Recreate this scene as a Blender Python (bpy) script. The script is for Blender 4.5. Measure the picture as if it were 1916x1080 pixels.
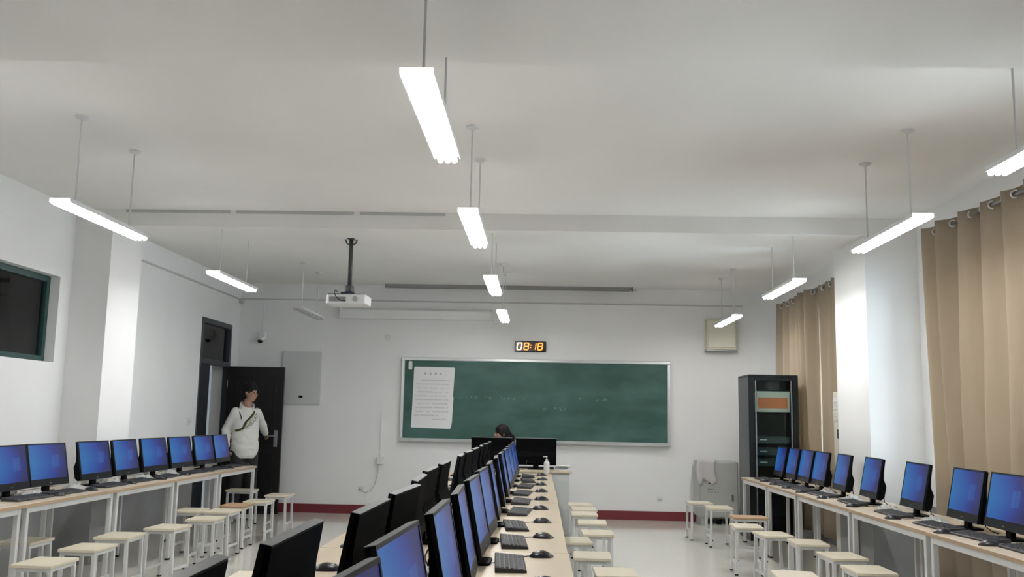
import bpy, bmesh, math, random
from mathutils import Vector, Matrix, noise
from mathutils.bvhtree import BVHTree
random.seed(7)
for o in list(bpy.data.objects): bpy.data.objects.remove(o)
SC = bpy.context.scene
C = SC.collection
PI = math.pi
R = math.radians

# ------------------------------------------------------------------ camera
FPX = 1749.7; YAW, PITCH, ROLL = 0.03339, 0.13734, 0.01953
cam = bpy.data.cameras.new('camera'); camo = bpy.data.objects.new('camera', cam); C.objects.link(camo)
fw = Vector((-math.sin(YAW)*math.cos(PITCH), math.cos(YAW)*math.cos(PITCH), math.sin(PITCH)))
r0 = Vector((math.cos(YAW), math.sin(YAW), 0)); u0 = r0.cross(fw)
rr = math.cos(ROLL)*r0 + math.sin(ROLL)*u0; uu = -math.sin(ROLL)*r0 + math.cos(ROLL)*u0
m = Matrix((rr, uu, -fw)).transposed().to_4x4(); m.translation = (0, 0, 1.4)
camo.matrix_world = m
cam.sensor_fit = 'HORIZONTAL'; cam.sensor_width = 36; cam.lens = FPX/1916*36; cam.clip_start = .02; cam.clip_end = 200
SC.camera = camo
# ------------------------------------------------------------------ world: overcast daylight
wd = bpy.data.worlds.new('overcast_sky'); SC.world = wd; wd.use_nodes = True
bg = wd.node_tree.nodes['Background']; bg.inputs[0].default_value = (.80, .90, 1.0, 1); bg.inputs[1].default_value = 15.0
# ------------------------------------------------------------------ exposure
vs = SC.view_settings
vs.view_transform = 'Standard'; vs.look = 'None'; vs.gamma = 1; vs.use_curve_mapping = False; vs.exposure = 0.0
TUBE_EMIT = 47.0

# ------------------------------------------------------------------ materials
MATS = {}
def mat(name, col, rough=.6, metal=0, spec=.5, noise_amt=0, nscale=8, bump=0, bscale=60, emit=None, estr=0, trans=None, col2=None, stretch=None, coat=0):
    if name in MATS: return MATS[name]
    M = bpy.data.materials.new(name); M.use_nodes = True; nt = M.node_tree; b = nt.nodes['Principled BSDF']
    b.inputs['Base Color'].default_value = (*col, 1); b.inputs['Roughness'].default_value = rough
    b.inputs['Metallic'].default_value = metal; b.inputs['Specular IOR Level'].default_value = spec
    if coat: b.inputs['Coat Weight'].default_value = coat
    if noise_amt or bump:
        tc = nt.nodes.new('ShaderNodeTexCoord'); mp = nt.nodes.new('ShaderNodeMapping')
        nt.links.new(tc.outputs['Object'], mp.inputs[0])
        if stretch: mp.inputs['Scale'].default_value = stretch
    if noise_amt:
        n = nt.nodes.new('ShaderNodeTexNoise'); n.inputs['Scale'].default_value = nscale; n.inputs['Detail'].default_value = 5
        nt.links.new(mp.outputs[0], n.inputs['Vector'])
        mx = nt.nodes.new('ShaderNodeMix'); mx.data_type = 'RGBA'
        c2 = col2 or tuple(c*(1-noise_amt) for c in col)
        mx.inputs[6].default_value = (*col, 1); mx.inputs[7].default_value = (*c2, 1)
        rp = nt.nodes.new('ShaderNodeValToRGB'); rp.color_ramp.elements[0].position = .35; rp.color_ramp.elements[1].position = .7
        nt.links.new(n.outputs['Fac'], rp.inputs[0]); nt.links.new(rp.outputs[0], mx.inputs[0])
        nt.links.new(mx.outputs[2], b.inputs['Base Color'])
    if bump:
        n2 = nt.nodes.new('ShaderNodeTexNoise'); n2.inputs['Scale'].default_value = bscale; n2.inputs['Detail'].default_value = 3
        nt.links.new(mp.outputs[0], n2.inputs['Vector'])
        bp = nt.nodes.new('ShaderNodeBump'); bp.inputs['Strength'].default_value = bump; bp.inputs['Distance'].default_value = .01
        nt.links.new(n2.outputs['Fac'], bp.inputs['Height']); nt.links.new(bp.outputs[0], b.inputs['Normal'])
    if emit:
        b.inputs['Emission Color'].default_value = (*emit, 1); b.inputs['Emission Strength'].default_value = estr
    if trans:
        tr = nt.nodes.new('ShaderNodeBsdfTranslucent'); tr.inputs[0].default_value = (*trans[1], 1)
        ms = nt.nodes.new('ShaderNodeMixShader'); ms.inputs[0].default_value = trans[0]
        out = nt.nodes['Material Output']
        nt.links.new(b.outputs[0], ms.inputs[1]); nt.links.new(tr.outputs[0], ms.inputs[2]); nt.links.new(ms.outputs[0], out.inputs[0])
    MATS[name] = M
    return M
def glass_mat(name, tint, refl_rough=.02, ior=1.5):
    M = bpy.data.materials.new(name); M.use_nodes = True; nt = M.node_tree
    nt.nodes.remove(nt.nodes['Principled BSDF']); out = nt.nodes['Material Output']
    t = nt.nodes.new('ShaderNodeBsdfTransparent'); t.inputs[0].default_value = (*tint, 1)
    g = nt.nodes.new('ShaderNodeBsdfGlossy'); g.inputs['Roughness'].default_value = refl_rough
    f = nt.nodes.new('ShaderNodeFresnel'); f.inputs[0].default_value = ior
    ms = nt.nodes.new('ShaderNodeMixShader')
    nt.links.new(f.outputs[0], ms.inputs[0]); nt.links.new(t.outputs[0], ms.inputs[1]); nt.links.new(g.outputs[0], ms.inputs[2])
    nt.links.new(ms.outputs[0], out.inputs[0]); MATS[name] = M
    return M

WALL = mat('white_wall_paint', (.83, .835, .835), .85, noise_amt=.04, nscale=1.3, bump=.08, bscale=40)
CEIL = mat('ceiling_paint', (.84, .835, .82), .9, noise_amt=.04, nscale=.8, bump=.05, bscale=30)
RED = mat('red_skirting', (.16, .018, .026), .4)
def floor_material():
    M = mat('polished_terrazzo', (.74, .725, .66), .12, noise_amt=.10, nscale=55, spec=.6)
    nt = M.node_tree; b = nt.nodes['Principled BSDF']
    tc = nt.nodes.new('ShaderNodeTexCoord'); n = nt.nodes.new('ShaderNodeTexNoise'); n.inputs['Scale'].default_value = 3
    mr = nt.nodes.new('ShaderNodeMapRange'); mr.inputs['To Min'].default_value = .05; mr.inputs['To Max'].default_value = .13
    nt.links.new(tc.outputs['Object'], n.inputs['Vector']); nt.links.new(n.outputs['Fac'], mr.inputs['Value']); nt.links.new(mr.outputs[0], b.inputs['Roughness'])
    return M
FLOOR = floor_material()
TOP = mat('cream_laminate', (.65, .545, .405), .35, noise_amt=.09, nscale=9, stretch=(1, .12, 1))
EDGE = mat('table_edge_band', (.42, .30, .19), .5)
SEAT = mat('stool_laminate', (.70, .64, .50), .4, noise_amt=.07, nscale=12, stretch=(1, .15, 1))
SEATB = mat('stool_worn_wood', (.50, .33, .19), .5, noise_amt=.2, nscale=14, stretch=(1, .12, 1))
WMETAL = mat('white_painted_steel', (.64, .65, .65), .35)
LAMPTRAY = mat('lamp_tray_enamel', (.74, .75, .75), .4)
BLACK = mat('black_plastic', (.004, .0043, .005), .55, spec=.04)
BLACKG = mat('black_plastic_gloss', (.006, .0065, .008), .35, spec=.25)
GREYTOP = mat('grey_plastic_and_sheen', (.14, .145, .15), .3)  # small grey parts, and the painted sheen on computer tops
KEYB = mat('keyboard_black', (.018, .018, .02), .45)
KEYC = mat('key_caps', (.028, .029, .032), .5)
MOUSE = mat('mouse_black', (.016, .016, .018), .3)
CABLE = mat('cable_black', (.015, .015, .016), .5)
CABLEW = mat('cable_white', (.62, .62, .60), .5)
WPLAS = mat('white_plastic', (.72, .73, .73), .4)
PAPER = mat('white_paper', (.76, .77, .77), .8, bump=.1, bscale=20)
DOORM = mat('dark_door_paint', (.011, .009, .010), .4, spec=.3, noise_amt=.3, nscale=6, stretch=(8, 8, .5))
FRAMED = mat('dark_door_frame', (.022, .026, .036), .4)
GREEN = mat('green_window_frame', (.012, .055, .052), .4)
ALU = mat('aluminium', (.66, .68, .69), .35, metal=.75)
GREYBOX = mat('grey_steel_box', (.58, .60, .595), .4)
RACK = mat('rack_black_steel', (.007, .010, .011), .4, spec=.3)
RACKS = mat('rack_side_steel', (.055, .062, .070), .4)
STEEL = mat('steel_grey', (.28, .29, .30), .35, metal=.6)
CREAM = mat('cream_plastic', (.70, .68, .57), .45)
BEIGE = mat('beige_box', (.62, .60, .47), .5)
ORANGE = mat('orange_label', (.72, .20, .04), .4)
CURT = mat('tan_curtain', (.43, .36, .275), .85, bump=.15, bscale=250, trans=(.25, (.50, .40, .27)), noise_amt=.1, nscale=5, stretch=(1, 1, .2))
SKIN = mat('skin', (.36, .20, .14), .5, noise_amt=.1, nscale=20)
HAIR = mat('black_hair', (.006, .005, .005), .5, spec=.2, bump=.5, bscale=180)
CLOTHB = mat('black_cloth', (.012, .012, .014), .8, bump=.2, bscale=90)
SHOE = mat('white_shoe', (.55, .55, .54), .5)
REDP = mat('red_plastic', (.35, .02, .03), .4)
PRINT = mat('grey_print', (.10, .10, .10), .7)
PRINTL = mat('light_print', (.36, .37, .37), .7)
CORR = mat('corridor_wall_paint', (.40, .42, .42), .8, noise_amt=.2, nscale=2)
TUBE = mat('lit_tube', (.9, .9, .9), .4, emit=(1, .985, .965), estr=TUBE_EMIT)
TUBEOFF = mat('unlit_tube', (.48, .49, .49), .3)
LED = mat('led_digits', (.8, .2, .02), .4, emit=(1, .27, .03), estr=2.6)
LEDW = mat('led_bright', (.8, .5, .3), .4, emit=(1, .55, .3), estr=4.0)
CLOCKF = mat('clock_face', (.03, .012, .012), .25)
GLASS = glass_mat('window_glass', (.95, .97, .97))
GLASSG = glass_mat('corridor_window_glass', (.72, .84, .83))

def board_material():
    M = mat('green_chalkboard', (.020, .085, .065), .55); nt = M.node_tree; b = nt.nodes['Principled BSDF']
    tc = nt.nodes.new('ShaderNodeTexCoord')
    def nz(scale, st, det=6):
        mp = nt.nodes.new('ShaderNodeMapping'); mp.inputs['Scale'].default_value = st; nt.links.new(tc.outputs['Object'], mp.inputs[0])
        n = nt.nodes.new('ShaderNodeTexNoise'); n.inputs['Scale'].default_value = scale; n.inputs['Detail'].default_value = det
        nt.links.new(mp.outputs[0], n.inputs['Vector']); return n
    n1 = nz(1.6, (1, 1, 2.2))
    r1 = nt.nodes.new('ShaderNodeValToRGB'); r1.color_ramp.elements[0].position = .38; r1.color_ramp.elements[1].position = .78
    nt.links.new(n1.outputs['Fac'], r1.inputs[0])
    mx = nt.nodes.new('ShaderNodeMix'); mx.data_type = 'RGBA'
    mx.inputs[6].default_value = (.020, .078, .062, 1); mx.inputs[7].default_value = (.062, .145, .128, 1)
    nt.links.new(r1.outputs[0], mx.inputs[0]); nt.links.new(mx.outputs[2], b.inputs['Base Color'])
    return M
BOARD = board_material()

def screen_material():
    M = mat('desktop_wallpaper', (.01, .012, .016), .35, spec=.3, coat=.25); nt = M.node_tree; b = nt.nodes['Principled BSDF']
    b.inputs['Coat Roughness'].default_value = .25; b.inputs['Coat IOR'].default_value = 1.45
    uv = nt.nodes.new('ShaderNodeUVMap'); uv.uv_map = 'UVMap'
    sp = nt.nodes.new('ShaderNodeSeparateXYZ'); nt.links.new(uv.outputs[0], sp.inputs[0])
    def mth(op, a, bb=None, clamp=False):
        n = nt.nodes.new('ShaderNodeMath'); n.operation = op; n.use_clamp = clamp
        for i, v in enumerate((a, bb)):
            if v is None: continue
            if isinstance(v, (int, float)): n.inputs[i].default_value = v
            else: nt.links.new(v, n.inputs[i])
        return n.outputs[0]
    u, v = sp.outputs[0], sp.outputs[1]
    # beam of light leaving the window to the left
    dv = mth('ABSOLUTE', mth('SUBTRACT', v, .45))
    t = mth('ADD', u, mth('MULTIPLY', dv, .42))
    rp = nt.nodes.new('ShaderNodeValToRGB'); e = rp.color_ramp.elements
    e[0].position = 0; e[0].color = (.018, .19, .47, 1); e[1].position = 1; e[1].color = (.010, .012, .12, 1)
    for p, c in ((.3, (.010, .13, .46, 1)), (.6, (.008, .07, .38, 1)), (.82, (.010, .022, .26, 1))):
        x = e.new(p); x.color = c
    nt.links.new(t, rp.inputs[0])
    # the four-pane window emblem
    def inside(val, lo, hi): return mth('MULTIPLY', mth('GREATER_THAN', val, lo), mth('LESS_THAN', val, hi))
    sl = mth('ADD', v, mth('MULTIPLY', mth('SUBTRACT', u, .7), -.12))
    cu = mth('MAXIMUM', inside(u, .60, .683), inside(u, .692, .79))
    cv = mth('MAXIMUM', inside(sl, .30, .462), inside(sl, .474, .66))
    w = mth('MULTIPLY', mth('MULTIPLY', cu, cv), .13)
    mx = nt.nodes.new('ShaderNodeMix'); mx.data_type = 'RGBA'
    nt.links.new(w, mx.inputs[0]); nt.links.new(rp.outputs[0], mx.inputs[6]); mx.inputs[7].default_value = (.10, .42, .95, 1)
    nt.links.new(mx.outputs[2], b.inputs['Emission Color']); b.inputs['Emission Strength'].default_value = .74
    return M
SCREEN = screen_material()

# ------------------------------------------------------------------ mesh builder
class MB:
    def __init__(s): s.v = []; s.f = []; s.uv = {}
    def add(s, vs, fs, M=None):
        k = len(s.v)
        for p in vs:
            p = Vector(p); s.v.append(M @ p if M else p)
        for f in fs: s.f.append(tuple(i+k for i in f))
        return s
    def box(s, x0, x1, y0, y1, z0, z1, M=None):
        return s.add([(x0,y0,z0),(x1,y0,z0),(x1,y1,z0),(x0,y1,z0),(x0,y0,z1),(x1,y0,z1),(x1,y1,z1),(x0,y1,z1)],
                     [(0,3,2,1),(4,5,6,7),(0,1,5,4),(1,2,6,5),(2,3,7,6),(3,0,4,7)], M)
    def prism(s, pts, axis, a, b, M=None):
        """extrude a closed 2-D outline along an axis (0=x: pts are (y,z); 1=y: pts are (x,z); 2=z: pts are (x,y))"""
        def P(p, t): return [(t,p[0],p[1]), (p[0],t,p[1]), (p[0],p[1],t)][axis]
        n = len(pts); vs = [P(p, a) for p in pts]+[P(p, b) for p in pts]
        fs = [tuple(range(n-1,-1,-1)), tuple(range(n, 2*n))]+[(i,(i+1)%n,n+(i+1)%n,n+i) for i in range(n)]
        return s.add(vs, fs, M)
    def rings(s, rings, cap=True, closed=True):
        n = len(rings[0]); k = len(s.v)
        for r_ in rings:
            for p in r_: s.v.append(Vector(p))
        for i in range(len(rings)-1):
            for j in range(n if closed else n-1):
                s.f.append((k+i*n+j, k+i*n+(j+1)%n, k+(i+1)*n+(j+1)%n, k+(i+1)*n+j))
        if cap and closed:
            s.f.append(tuple(k+j for j in range(n-1,-1,-1))); s.f.append(tuple(k+(len(rings)-1)*n+j for j in range(n)))
        return s
    def tube(s, pts, r, n=8, cap=True):
        pts = [Vector(p) for p in pts]; rg = []; up = Vector((0,0,1))
        rad = r if isinstance(r, (list, tuple)) else [r]*len(pts)
        prev = None
        for i, p in enumerate(pts):
            d = (pts[min(i+1,len(pts)-1)]-pts[max(i-1,0)]).normalized()
            if prev is None:
                a = d.cross(up if abs(d.dot(up)) < .95 else Vector((1,0,0))).normalized()
            else:
                a = (prev-d*prev.dot(d)).normalized()
            b = d.cross(a); prev = a
            rg.append([p+(a*math.cos(2*PI*j/n)+b*math.sin(2*PI*j/n))*rad[i] for j in range(n)])
        return s.rings(rg, cap)
    def loft(s, secs, n=16):
        """secs: (center, axis_a, axis_b) with axis vectors holding the half sizes"""
        return s.rings([[Vector(c)+Vector(a)*math.cos(2*PI*j/n)+Vector(b)*math.sin(2*PI*j/n) for j in range(n)] for c, a, b in secs])
    def ball(s, c, r, nu=12, nv=8, M=None):
        r = r if isinstance(r, (list, tuple)) else (r,)*3; k = len(s.v); c = Vector(c)
        pts = [(0,0,-1)]+[(math.cos(2*PI*j/nu)*math.cos(a), math.sin(2*PI*j/nu)*math.cos(a), math.sin(a)) for a in [(-PI/2+PI*i/nv) for i in range(1, nv)] for j in range(nu)]+[(0,0,1)]
        for p in pts:
            q = Vector((p[0]*r[0], p[1]*r[1], p[2]*r[2])); s.v.append(c+(M @ q if M else q))
        for j in range(nu): s.f.append((k, k+1+(j+1)%nu, k+1+j))
        for i in range(nv-2):
            for j in range(nu): s.f.append((k+1+i*nu+j, k+1+i*nu+(j+1)%nu, k+1+(i+1)*nu+(j+1)%nu, k+1+(i+1)*nu+j))
        t = k+1+(nv-1)*nu
        for j in range(nu): s.f.append((t, t-nu+j, t-nu+(j+1)%nu))
        return s
    def lathe(s, prof, n=20, M=None):
        k = len(s.v)
        rg = [[(r_*math.cos(2*PI*j/n), r_*math.sin(2*PI*j/n), z) for j in range(n)] for r_, z in prof]
        s.rings(rg)
        if M:
            for i in range(k, len(s.v)): s.v[i] = M @ s.v[i]
        return s
    def mesh(s, name, mt, bevel=0, smooth=False, fix=True):
        me = bpy.data.meshes.new(name); bm = bmesh.new()
        vs = [bm.verts.new(p) for p in s.v]
        for f in s.f:
            try: bm.faces.new([vs[i] for i in f])
            except ValueError: pass
        if fix: bmesh.ops.recalc_face_normals(bm, faces=bm.faces)
        if bevel: bmesh.ops.bevel(bm, geom=[e for e in bm.edges if len(e.link_faces) == 2 and e.calc_face_angle(0) > .6], offset=bevel, segments=1, affect='EDGES', profile=.5)
        if smooth:
            for f in bm.faces: f.smooth = True
        bm.to_mesh(me); bm.free()
        if smooth and smooth is not True: me.set_sharp_from_angle(angle=smooth)
        for q in (mt if isinstance(mt, (list, tuple)) else [mt]): me.materials.append(q)
        return me
    def build(s, name, mt, parent=None, bevel=0, smooth=False, fix=True):
        return link(name, s.mesh(name, mt, bevel, smooth, fix), parent)
def link(name, data, parent=None):
    o = bpy.data.objects.new(name, data); C.objects.link(o)
    if parent: o.parent = parent
    return o
def tag(o, label, cat, group=None, kind=None):
    if label: o['label'] = label
    if cat: o['category'] = cat
    if group: o['group'] = group
    if kind: o['kind'] = kind
    return o
def thing(name, label, cat, loc=(0,0,0), rz=0, group=None):
    o = bpy.data.objects.new(name, None); C.objects.link(o); o.location = loc; o.rotation_euler = (0,0,rz); o.empty_display_size = .1
    return tag(o, label, cat, group)
def struct(o, label=None):
    o['kind'] = 'structure'
    if label: o['label'] = label
    return o
KIDS = {}
def kids(o): return [c for c in bpy.data.objects if c.parent == o]
def dup(root, loc, rz, label, group=None, tree=None):
    r_ = root.copy(); C.objects.link(r_); r_.location = loc; r_.rotation_euler = (0,0,rz); r_['label'] = label
    if group: r_['group'] = group
    for ch in KIDS[root.name]:
        c = ch.copy(); C.objects.link(c); c.parent = r_
        for g in KIDS.get(ch.name, []):
            d = g.copy(); C.objects.link(d); d.parent = c
    return r_
def reg(root):
    KIDS[root.name] = kids(root)
    for k in KIDS[root.name]: KIDS[k.name] = kids(k)
def rounded(w, h, r, n=4):
    out = []
    for cx, cy, a0 in ((w/2-r,h/2-r,0),(-w/2+r,h/2-r,90),(-w/2+r,-h/2+r,180),(w/2-r,-h/2+r,270)):
        for i in range(n+1):
            a = R(a0+90*i/n); out.append((cx+r*math.cos(a), cy+r*math.sin(a)))
    return out
ORD = ['zeroth','first','second','third','fourth','fifth','sixth','seventh','eighth','ninth','tenth','eleventh','twelfth','thirteenth','fourteenth']

# ------------------------------------------------------------------ room shell
XL, XR, YF, YB, H = -4.46, 3.45, 13.6, -3.0, 3.3
HB = 3.14                                    # underside of the beams
CY0, CY1 = 8.62, 9.30                        # the middle column pair and its beam
BEAM1 = (3.50, 4.45)
struct(MB().box(XL-.3, XR+.3, YB-.3, YF+.3, -.12, 0).build('floor', FLOOR), 'polished cream terrazzo floor reflecting the lamps')
struct(MB().box(XL-.3, XR+.3, YB-.3, YF+.3, H, H+.2).build('ceiling', CEIL), 'white painted ceiling')
struct(MB().box(XL-.3, XR+.3, YF, YF+.25, 0, H).build('wall_front', WALL), 'white front wall behind the chalkboard')
struct(MB().box(XL-.3, XR+.3, YB-.25, YB, 0, H).build('wall_back', WALL), 'white back wall')
def wall_with_holes(name, xa, xb, ya, yb, holes, label):
    ys = sorted({ya, yb, *[h[0] for h in holes], *[h[1] for h in holes]}); b = MB()
    for i in range(len(ys)-1):
        a, c = ys[i], ys[i+1]; mid = (a+c)/2
        hs = sorted([(h[2], h[3]) for h in holes if h[0] < mid < h[1]]); z = 0
        for z0, z1 in hs:
            if z0 > z: b.box(xa, xb, a, c, z, z0)
            z = z1
        if z < H: b.box(xa, xb, a, c, z, H)
    return struct(b.build(name, WALL), label)
DY0, DY1, DZ = 12.08, 13.26, 2.64
WY0, WY1, WZ0, WZ1 = 6.2, 8.42, 1.82, 2.61
wall_with_holes('wall_left', XL-.25, XL, YB, YF, [(DY0, DY1, 0, DZ), (WY0, WY1, WZ0, WZ1)], 'white left wall with the door and the high corridor window')
RW = [(4.75, 8.44, .95, 2.75), (9.45, 12.75, .95, 2.75)]
wall_with_holes('wall_right', XR, XR+.25, YB, YF, RW, 'white window wall on the right')
# columns and beams
LC, RC = -4.10, 2.97
for nm, x0, x1, lb in (('column', XL, LC, 'white square column between the corridor window and the door'), ('column', RC, XR, 'white square column between the two tan curtains')):
    struct(MB().box(x0, x1, CY0+.004, CY1-.004 if x0 < 0 else 9.54, 0, H).build(nm, WALL), lb)
struct(MB().box(XL, XR, CY0, CY1, HB, H).build('ceiling_beam', CEIL), 'shallow white ceiling beam above the projector')
struct(MB().box(XL, XR, BEAM1[0], BEAM1[1], HB, H).build('ceiling_beam', CEIL), 'shallow white ceiling beam nearest the camera')
for x0, x1 in ((XL, LC), (RC, XR)):
    struct(MB().box(x0, x1, BEAM1[0]+.004, BEAM1[1]-.004, 0, H).build('column', WALL), 'white column outside the picture below the near beam')
# skirting
bb = MB().box(-4.40, XR, YF-.015, YF, 0, .125); struct(bb.build('baseboard_front', RED, bevel=.003), 'dark red baseboard under the chalkboard wall')
# thin cable trunking along left wall and front wall, and along the front edge of the beam
TRK = mat('trunking_grey', (.52, .525, .52), .6)  # even grey for all the trunking
struct(MB().box(XL, XL+.018, CY1, YF, 3.042, 3.062).box(XL, XL+.05, YF-.1, YF-.02, 2.99, 3.065).build('trim_1', TRK), 'thin grey cable trunking high on the left wall')
struct(MB().box(XL+.05, 2.9, YF-.018, YF, 3.058, 3.076).build('trim_2', TRK), 'thin grey cable trunking across the front wall above the chalkboard')
b = MB()
for a, c in ((-3.98, -2.98), (-2.92, -1.80), (-1.74, -.93)): b.box(a, c, CY0-.012, CY0, H-.028, H)
struct(b.build('trim_3', TRK), 'thin grey wire trunking in three lengths along the beam edge')
LOWGREY = mat('lower_wall_grey', (.30, .305, .31), .7, noise_amt=.15, nscale=3)  # thin grey strips low on the side walls and columns
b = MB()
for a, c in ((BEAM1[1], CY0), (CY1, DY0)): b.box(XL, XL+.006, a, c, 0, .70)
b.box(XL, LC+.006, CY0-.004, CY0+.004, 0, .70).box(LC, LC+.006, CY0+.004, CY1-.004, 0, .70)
struct(b.build('trim_5', LOWGREY), 'grey strip on the lower wall behind the left tables')
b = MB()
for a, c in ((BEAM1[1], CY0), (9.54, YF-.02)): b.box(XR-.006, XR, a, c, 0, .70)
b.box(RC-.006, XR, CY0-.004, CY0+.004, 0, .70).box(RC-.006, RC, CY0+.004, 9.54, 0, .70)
struct(b.build('trim_6', LOWGREY), 'grey strip on the lower wall behind the window-side tables')
# left window (to the corridor)
def window(name, ya, yb, za, zb, xin, xout, fm, gm, mull, label, fw=.05, xf=None):
    xf = xf if xf is not None else (xin+xout)/2
    root = struct(MB().box(xf-.03, xf+.03, ya, yb, za, za+fw).box(xf-.03, xf+.03, ya, yb, zb-fw, zb)
        .box(xf-.03, xf+.03, ya, ya+fw, za+fw, zb-fw).box(xf-.03, xf+.03, yb-fw, yb, za+fw, zb-fw).build(name, fm), label)
    ys = [ya+fw]+mull+[yb-fw]
    for q in mull: MB().box(xf-.025, xf+.025, q-.03, q+.03, za+fw, zb-fw).build('mullion', fm, root)
    for i in range(len(ys)-1):
        MB().box(xf-.004, xf+.004, ys[i]+.0305*(i > 0), ys[i+1]-.0305*(i < len(ys)-2), za+fw, zb-fw).build('pane', gm, root)
    return root
window('window_1', WY0, WY1, WZ0, WZ1, XL, XL-.25, GREEN, GLASSG, [6.75, 7.55], 'high green framed sliding window to the dark corridor', .055, XL-.12)
WF = mat('white_window_frame', (.7, .71, .71), .4)
for i, (a, c, z0, z1) in enumerate(RW):
    n = 4; window('window_%d' % (i+2), a, c, z0, z1, XR, XR+.25, WF, GLASS, [a+(c-a)*k/n for k in range(1, n)],
        ['white framed window behind the near tan curtain', 'white framed window behind the far tan curtains', 'white framed window outside the picture beside the camera'][i], .05, XR+.15)
# corridor beyond the door
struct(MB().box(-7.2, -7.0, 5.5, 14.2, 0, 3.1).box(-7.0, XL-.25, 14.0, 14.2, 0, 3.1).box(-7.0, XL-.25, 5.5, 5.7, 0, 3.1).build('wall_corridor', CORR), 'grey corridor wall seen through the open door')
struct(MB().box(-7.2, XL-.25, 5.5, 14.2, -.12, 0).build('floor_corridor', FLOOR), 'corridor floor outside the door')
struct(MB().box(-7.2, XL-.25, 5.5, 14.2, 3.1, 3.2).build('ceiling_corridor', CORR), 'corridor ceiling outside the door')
struct(MB().box(-6.98, -6.90, 13.10, 13.62, 0, 2.7).build('trim_4', mat('window_lit_strip', (.62, .64, .65), .7)), 'pale strip for the window-lit corridor wall seen through the doorway')  # pale box paints in window light falling on the corridor wall
cl = thing('corridor_fill_lamp', 'added round ceiling lamp brightening the corridor beyond the high window', 'lamp', (-5.9, 10.4, 3.1))  # added lamp, brightens the corridor behind the window and door
MB().lathe([(.17, -.0005), (.17, -.02), (.155, -.03)], 24).build('base_ring', WMETAL, cl, smooth=.6)
MB().lathe([(.15, -.031), (.14, -.06), (.10, -.085), (.04, -.098), (.005, -.10)], 24).build('diffuser', mat('fill_lamp_diffuser', (.8, .8, .78), .4, emit=(1, .97, .92), estr=14), cl, smooth=True)
# door
fr = MB(); x0, x1 = XL-.075, XL+.012
fr.box(x0, x1, DY0, DY0+.06, 0, DZ).box(x0, x1, DY1-.06, DY1, 0, DZ).box(x0, x1, DY0+.06, DY1-.06, DZ-.07, DZ).box(x0, x1, DY0+.06, DY1-.06, 2.03, 2.10)
door = struct(fr.build('door_1', FRAMED, bevel=.004), 'tall dark door frame with transom light on the left wall')
MB().box(XL-.045, XL-.035, DY0+.06, DY1-.06, 2.10, DZ-.07).build('transom_pane', GLASSG, door)
MB().box(XL-.06, XL-.015, DY0+.06, DY0+.44, .005, 2.03).build('narrow_leaf', FRAMED, door, bevel=.004)
# open leaf
leaf_a = Vector((XL+.02, DY1-.07, 0)); ang = R(1.0)
leaf = thing('door_leaf', 'dark brown door leaf standing open against the front wall', 'door', leaf_a, ang)
MB().box(0, .80, -.022, .022, .012, 2.045).build('leaf_panel', DOORM, leaf, bevel=.004)
for z0, z1 in ((.15, .85), (.98, 1.90)):
    MB().box(.10, .70, -.030, -.022, z0, z1).build('raised_panel', DOORM, leaf, bevel=.006)
hp = MB().box(.695, .745, -.036, -.0225, .93, 1.16).build('handle_plate', STEEL, leaf, bevel=.003)
MB().tube([(.72, -.036, 1.08), (.72, -.075, 1.08)], .010).tube([(.725, -.075, 1.08), (.61, -.078, 1.078)], .010).build('lever', STEEL, hp, smooth=.7)
for z in (.3, 1.05, 1.8): MB().tube([(-.006, -.012, z-.05), (-.006, -.012, z+.05)], .009).build('hinge', STEEL, leaf)

# ------------------------------------------------------------------ lamps
def make_lamp(lit):
    t = thing('hanging_tube_lamp', 'x', 'lamp', (0,0,2.68), 0, 'hanging fluorescent lamps')
    L = 1.22
    MB().box(-.062, .062, -L/2+.02, L/2-.02, .018, .028).box(-.066, -.062, -L/2+.02, L/2-.02, .002, .028).box(.062, .066, -L/2+.02, L/2-.02, .002, .028).build('tray', LAMPTRAY, t)
    for s in (-1, 1): MB().box(-.050, .050, s*(L/2-.03)-.005, s*(L/2-.03)+.005, -.004, .0178).build('lamp_holder', LAMPTRAY, t, bevel=.003)
    MB().box(-.03, .03, -L/2+.15, L/2-.15, .028, .050).build('ballast_housing', LAMPTRAY, t, bevel=.004)
    for x in (-.035, 0, .035):
        MB().tube([(x, -L/2, 0), (x, -L/2+.008, 0), (x, L/2-.008, 0), (x, L/2, 0)], [.010, .0145, .0145, .010], 10).build('tube', TUBE if lit else TUBEOFF, t, smooth=True)
    for y in (-.40, .40):
        rd = MB().tube([(0, y, .050), (0, y, H-2.68-.012)], .006, 6).build('suspension_rod', WMETAL, t)
        MB().lathe([(.004, H-2.68-.03), (.04, H-2.68-.012), (.045, H-2.68-.0005)], 14, Matrix.Translation((0, y, 0))).build('ceiling_cap', WMETAL, rd, smooth=.6)
    return t
lamp = make_lamp(True); reg(lamp); lampoff = make_lamp(False); reg(lampoff)
lamps = [(-.49, 3.97, 'lit three-tube hanging lamp, largest and nearest of the centre row'), (-.48, 6.35, 'lit hanging tube lamp, second of the centre row from the camera'),
 (-.49, 9.15, 'lit hanging tube lamp, third of the centre row above the long table'), (-.50, 11.95, 'lit hanging tube lamp, smallest of the centre row, nearest the chalkboard'),
 (-3.03, 6.22, 'lit hanging tube lamp in front of the left column'), (-3.08, 9.12, 'lit hanging tube lamp left of the projector'),
 (2.30, 4.10, 'lit hanging tube lamp cut by the right picture edge'), (2.35, 6.35, 'lit hanging tube lamp before the right column'),
 (2.33, 9.08, 'lit hanging tube lamp beside the far tan curtain'), (2.38, 12.05, 'lit hanging tube lamp in front of the beige wall speaker'),
 (-3.03, 4.0, 'lit hanging tube lamp of the left row outside the picture')]
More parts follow.
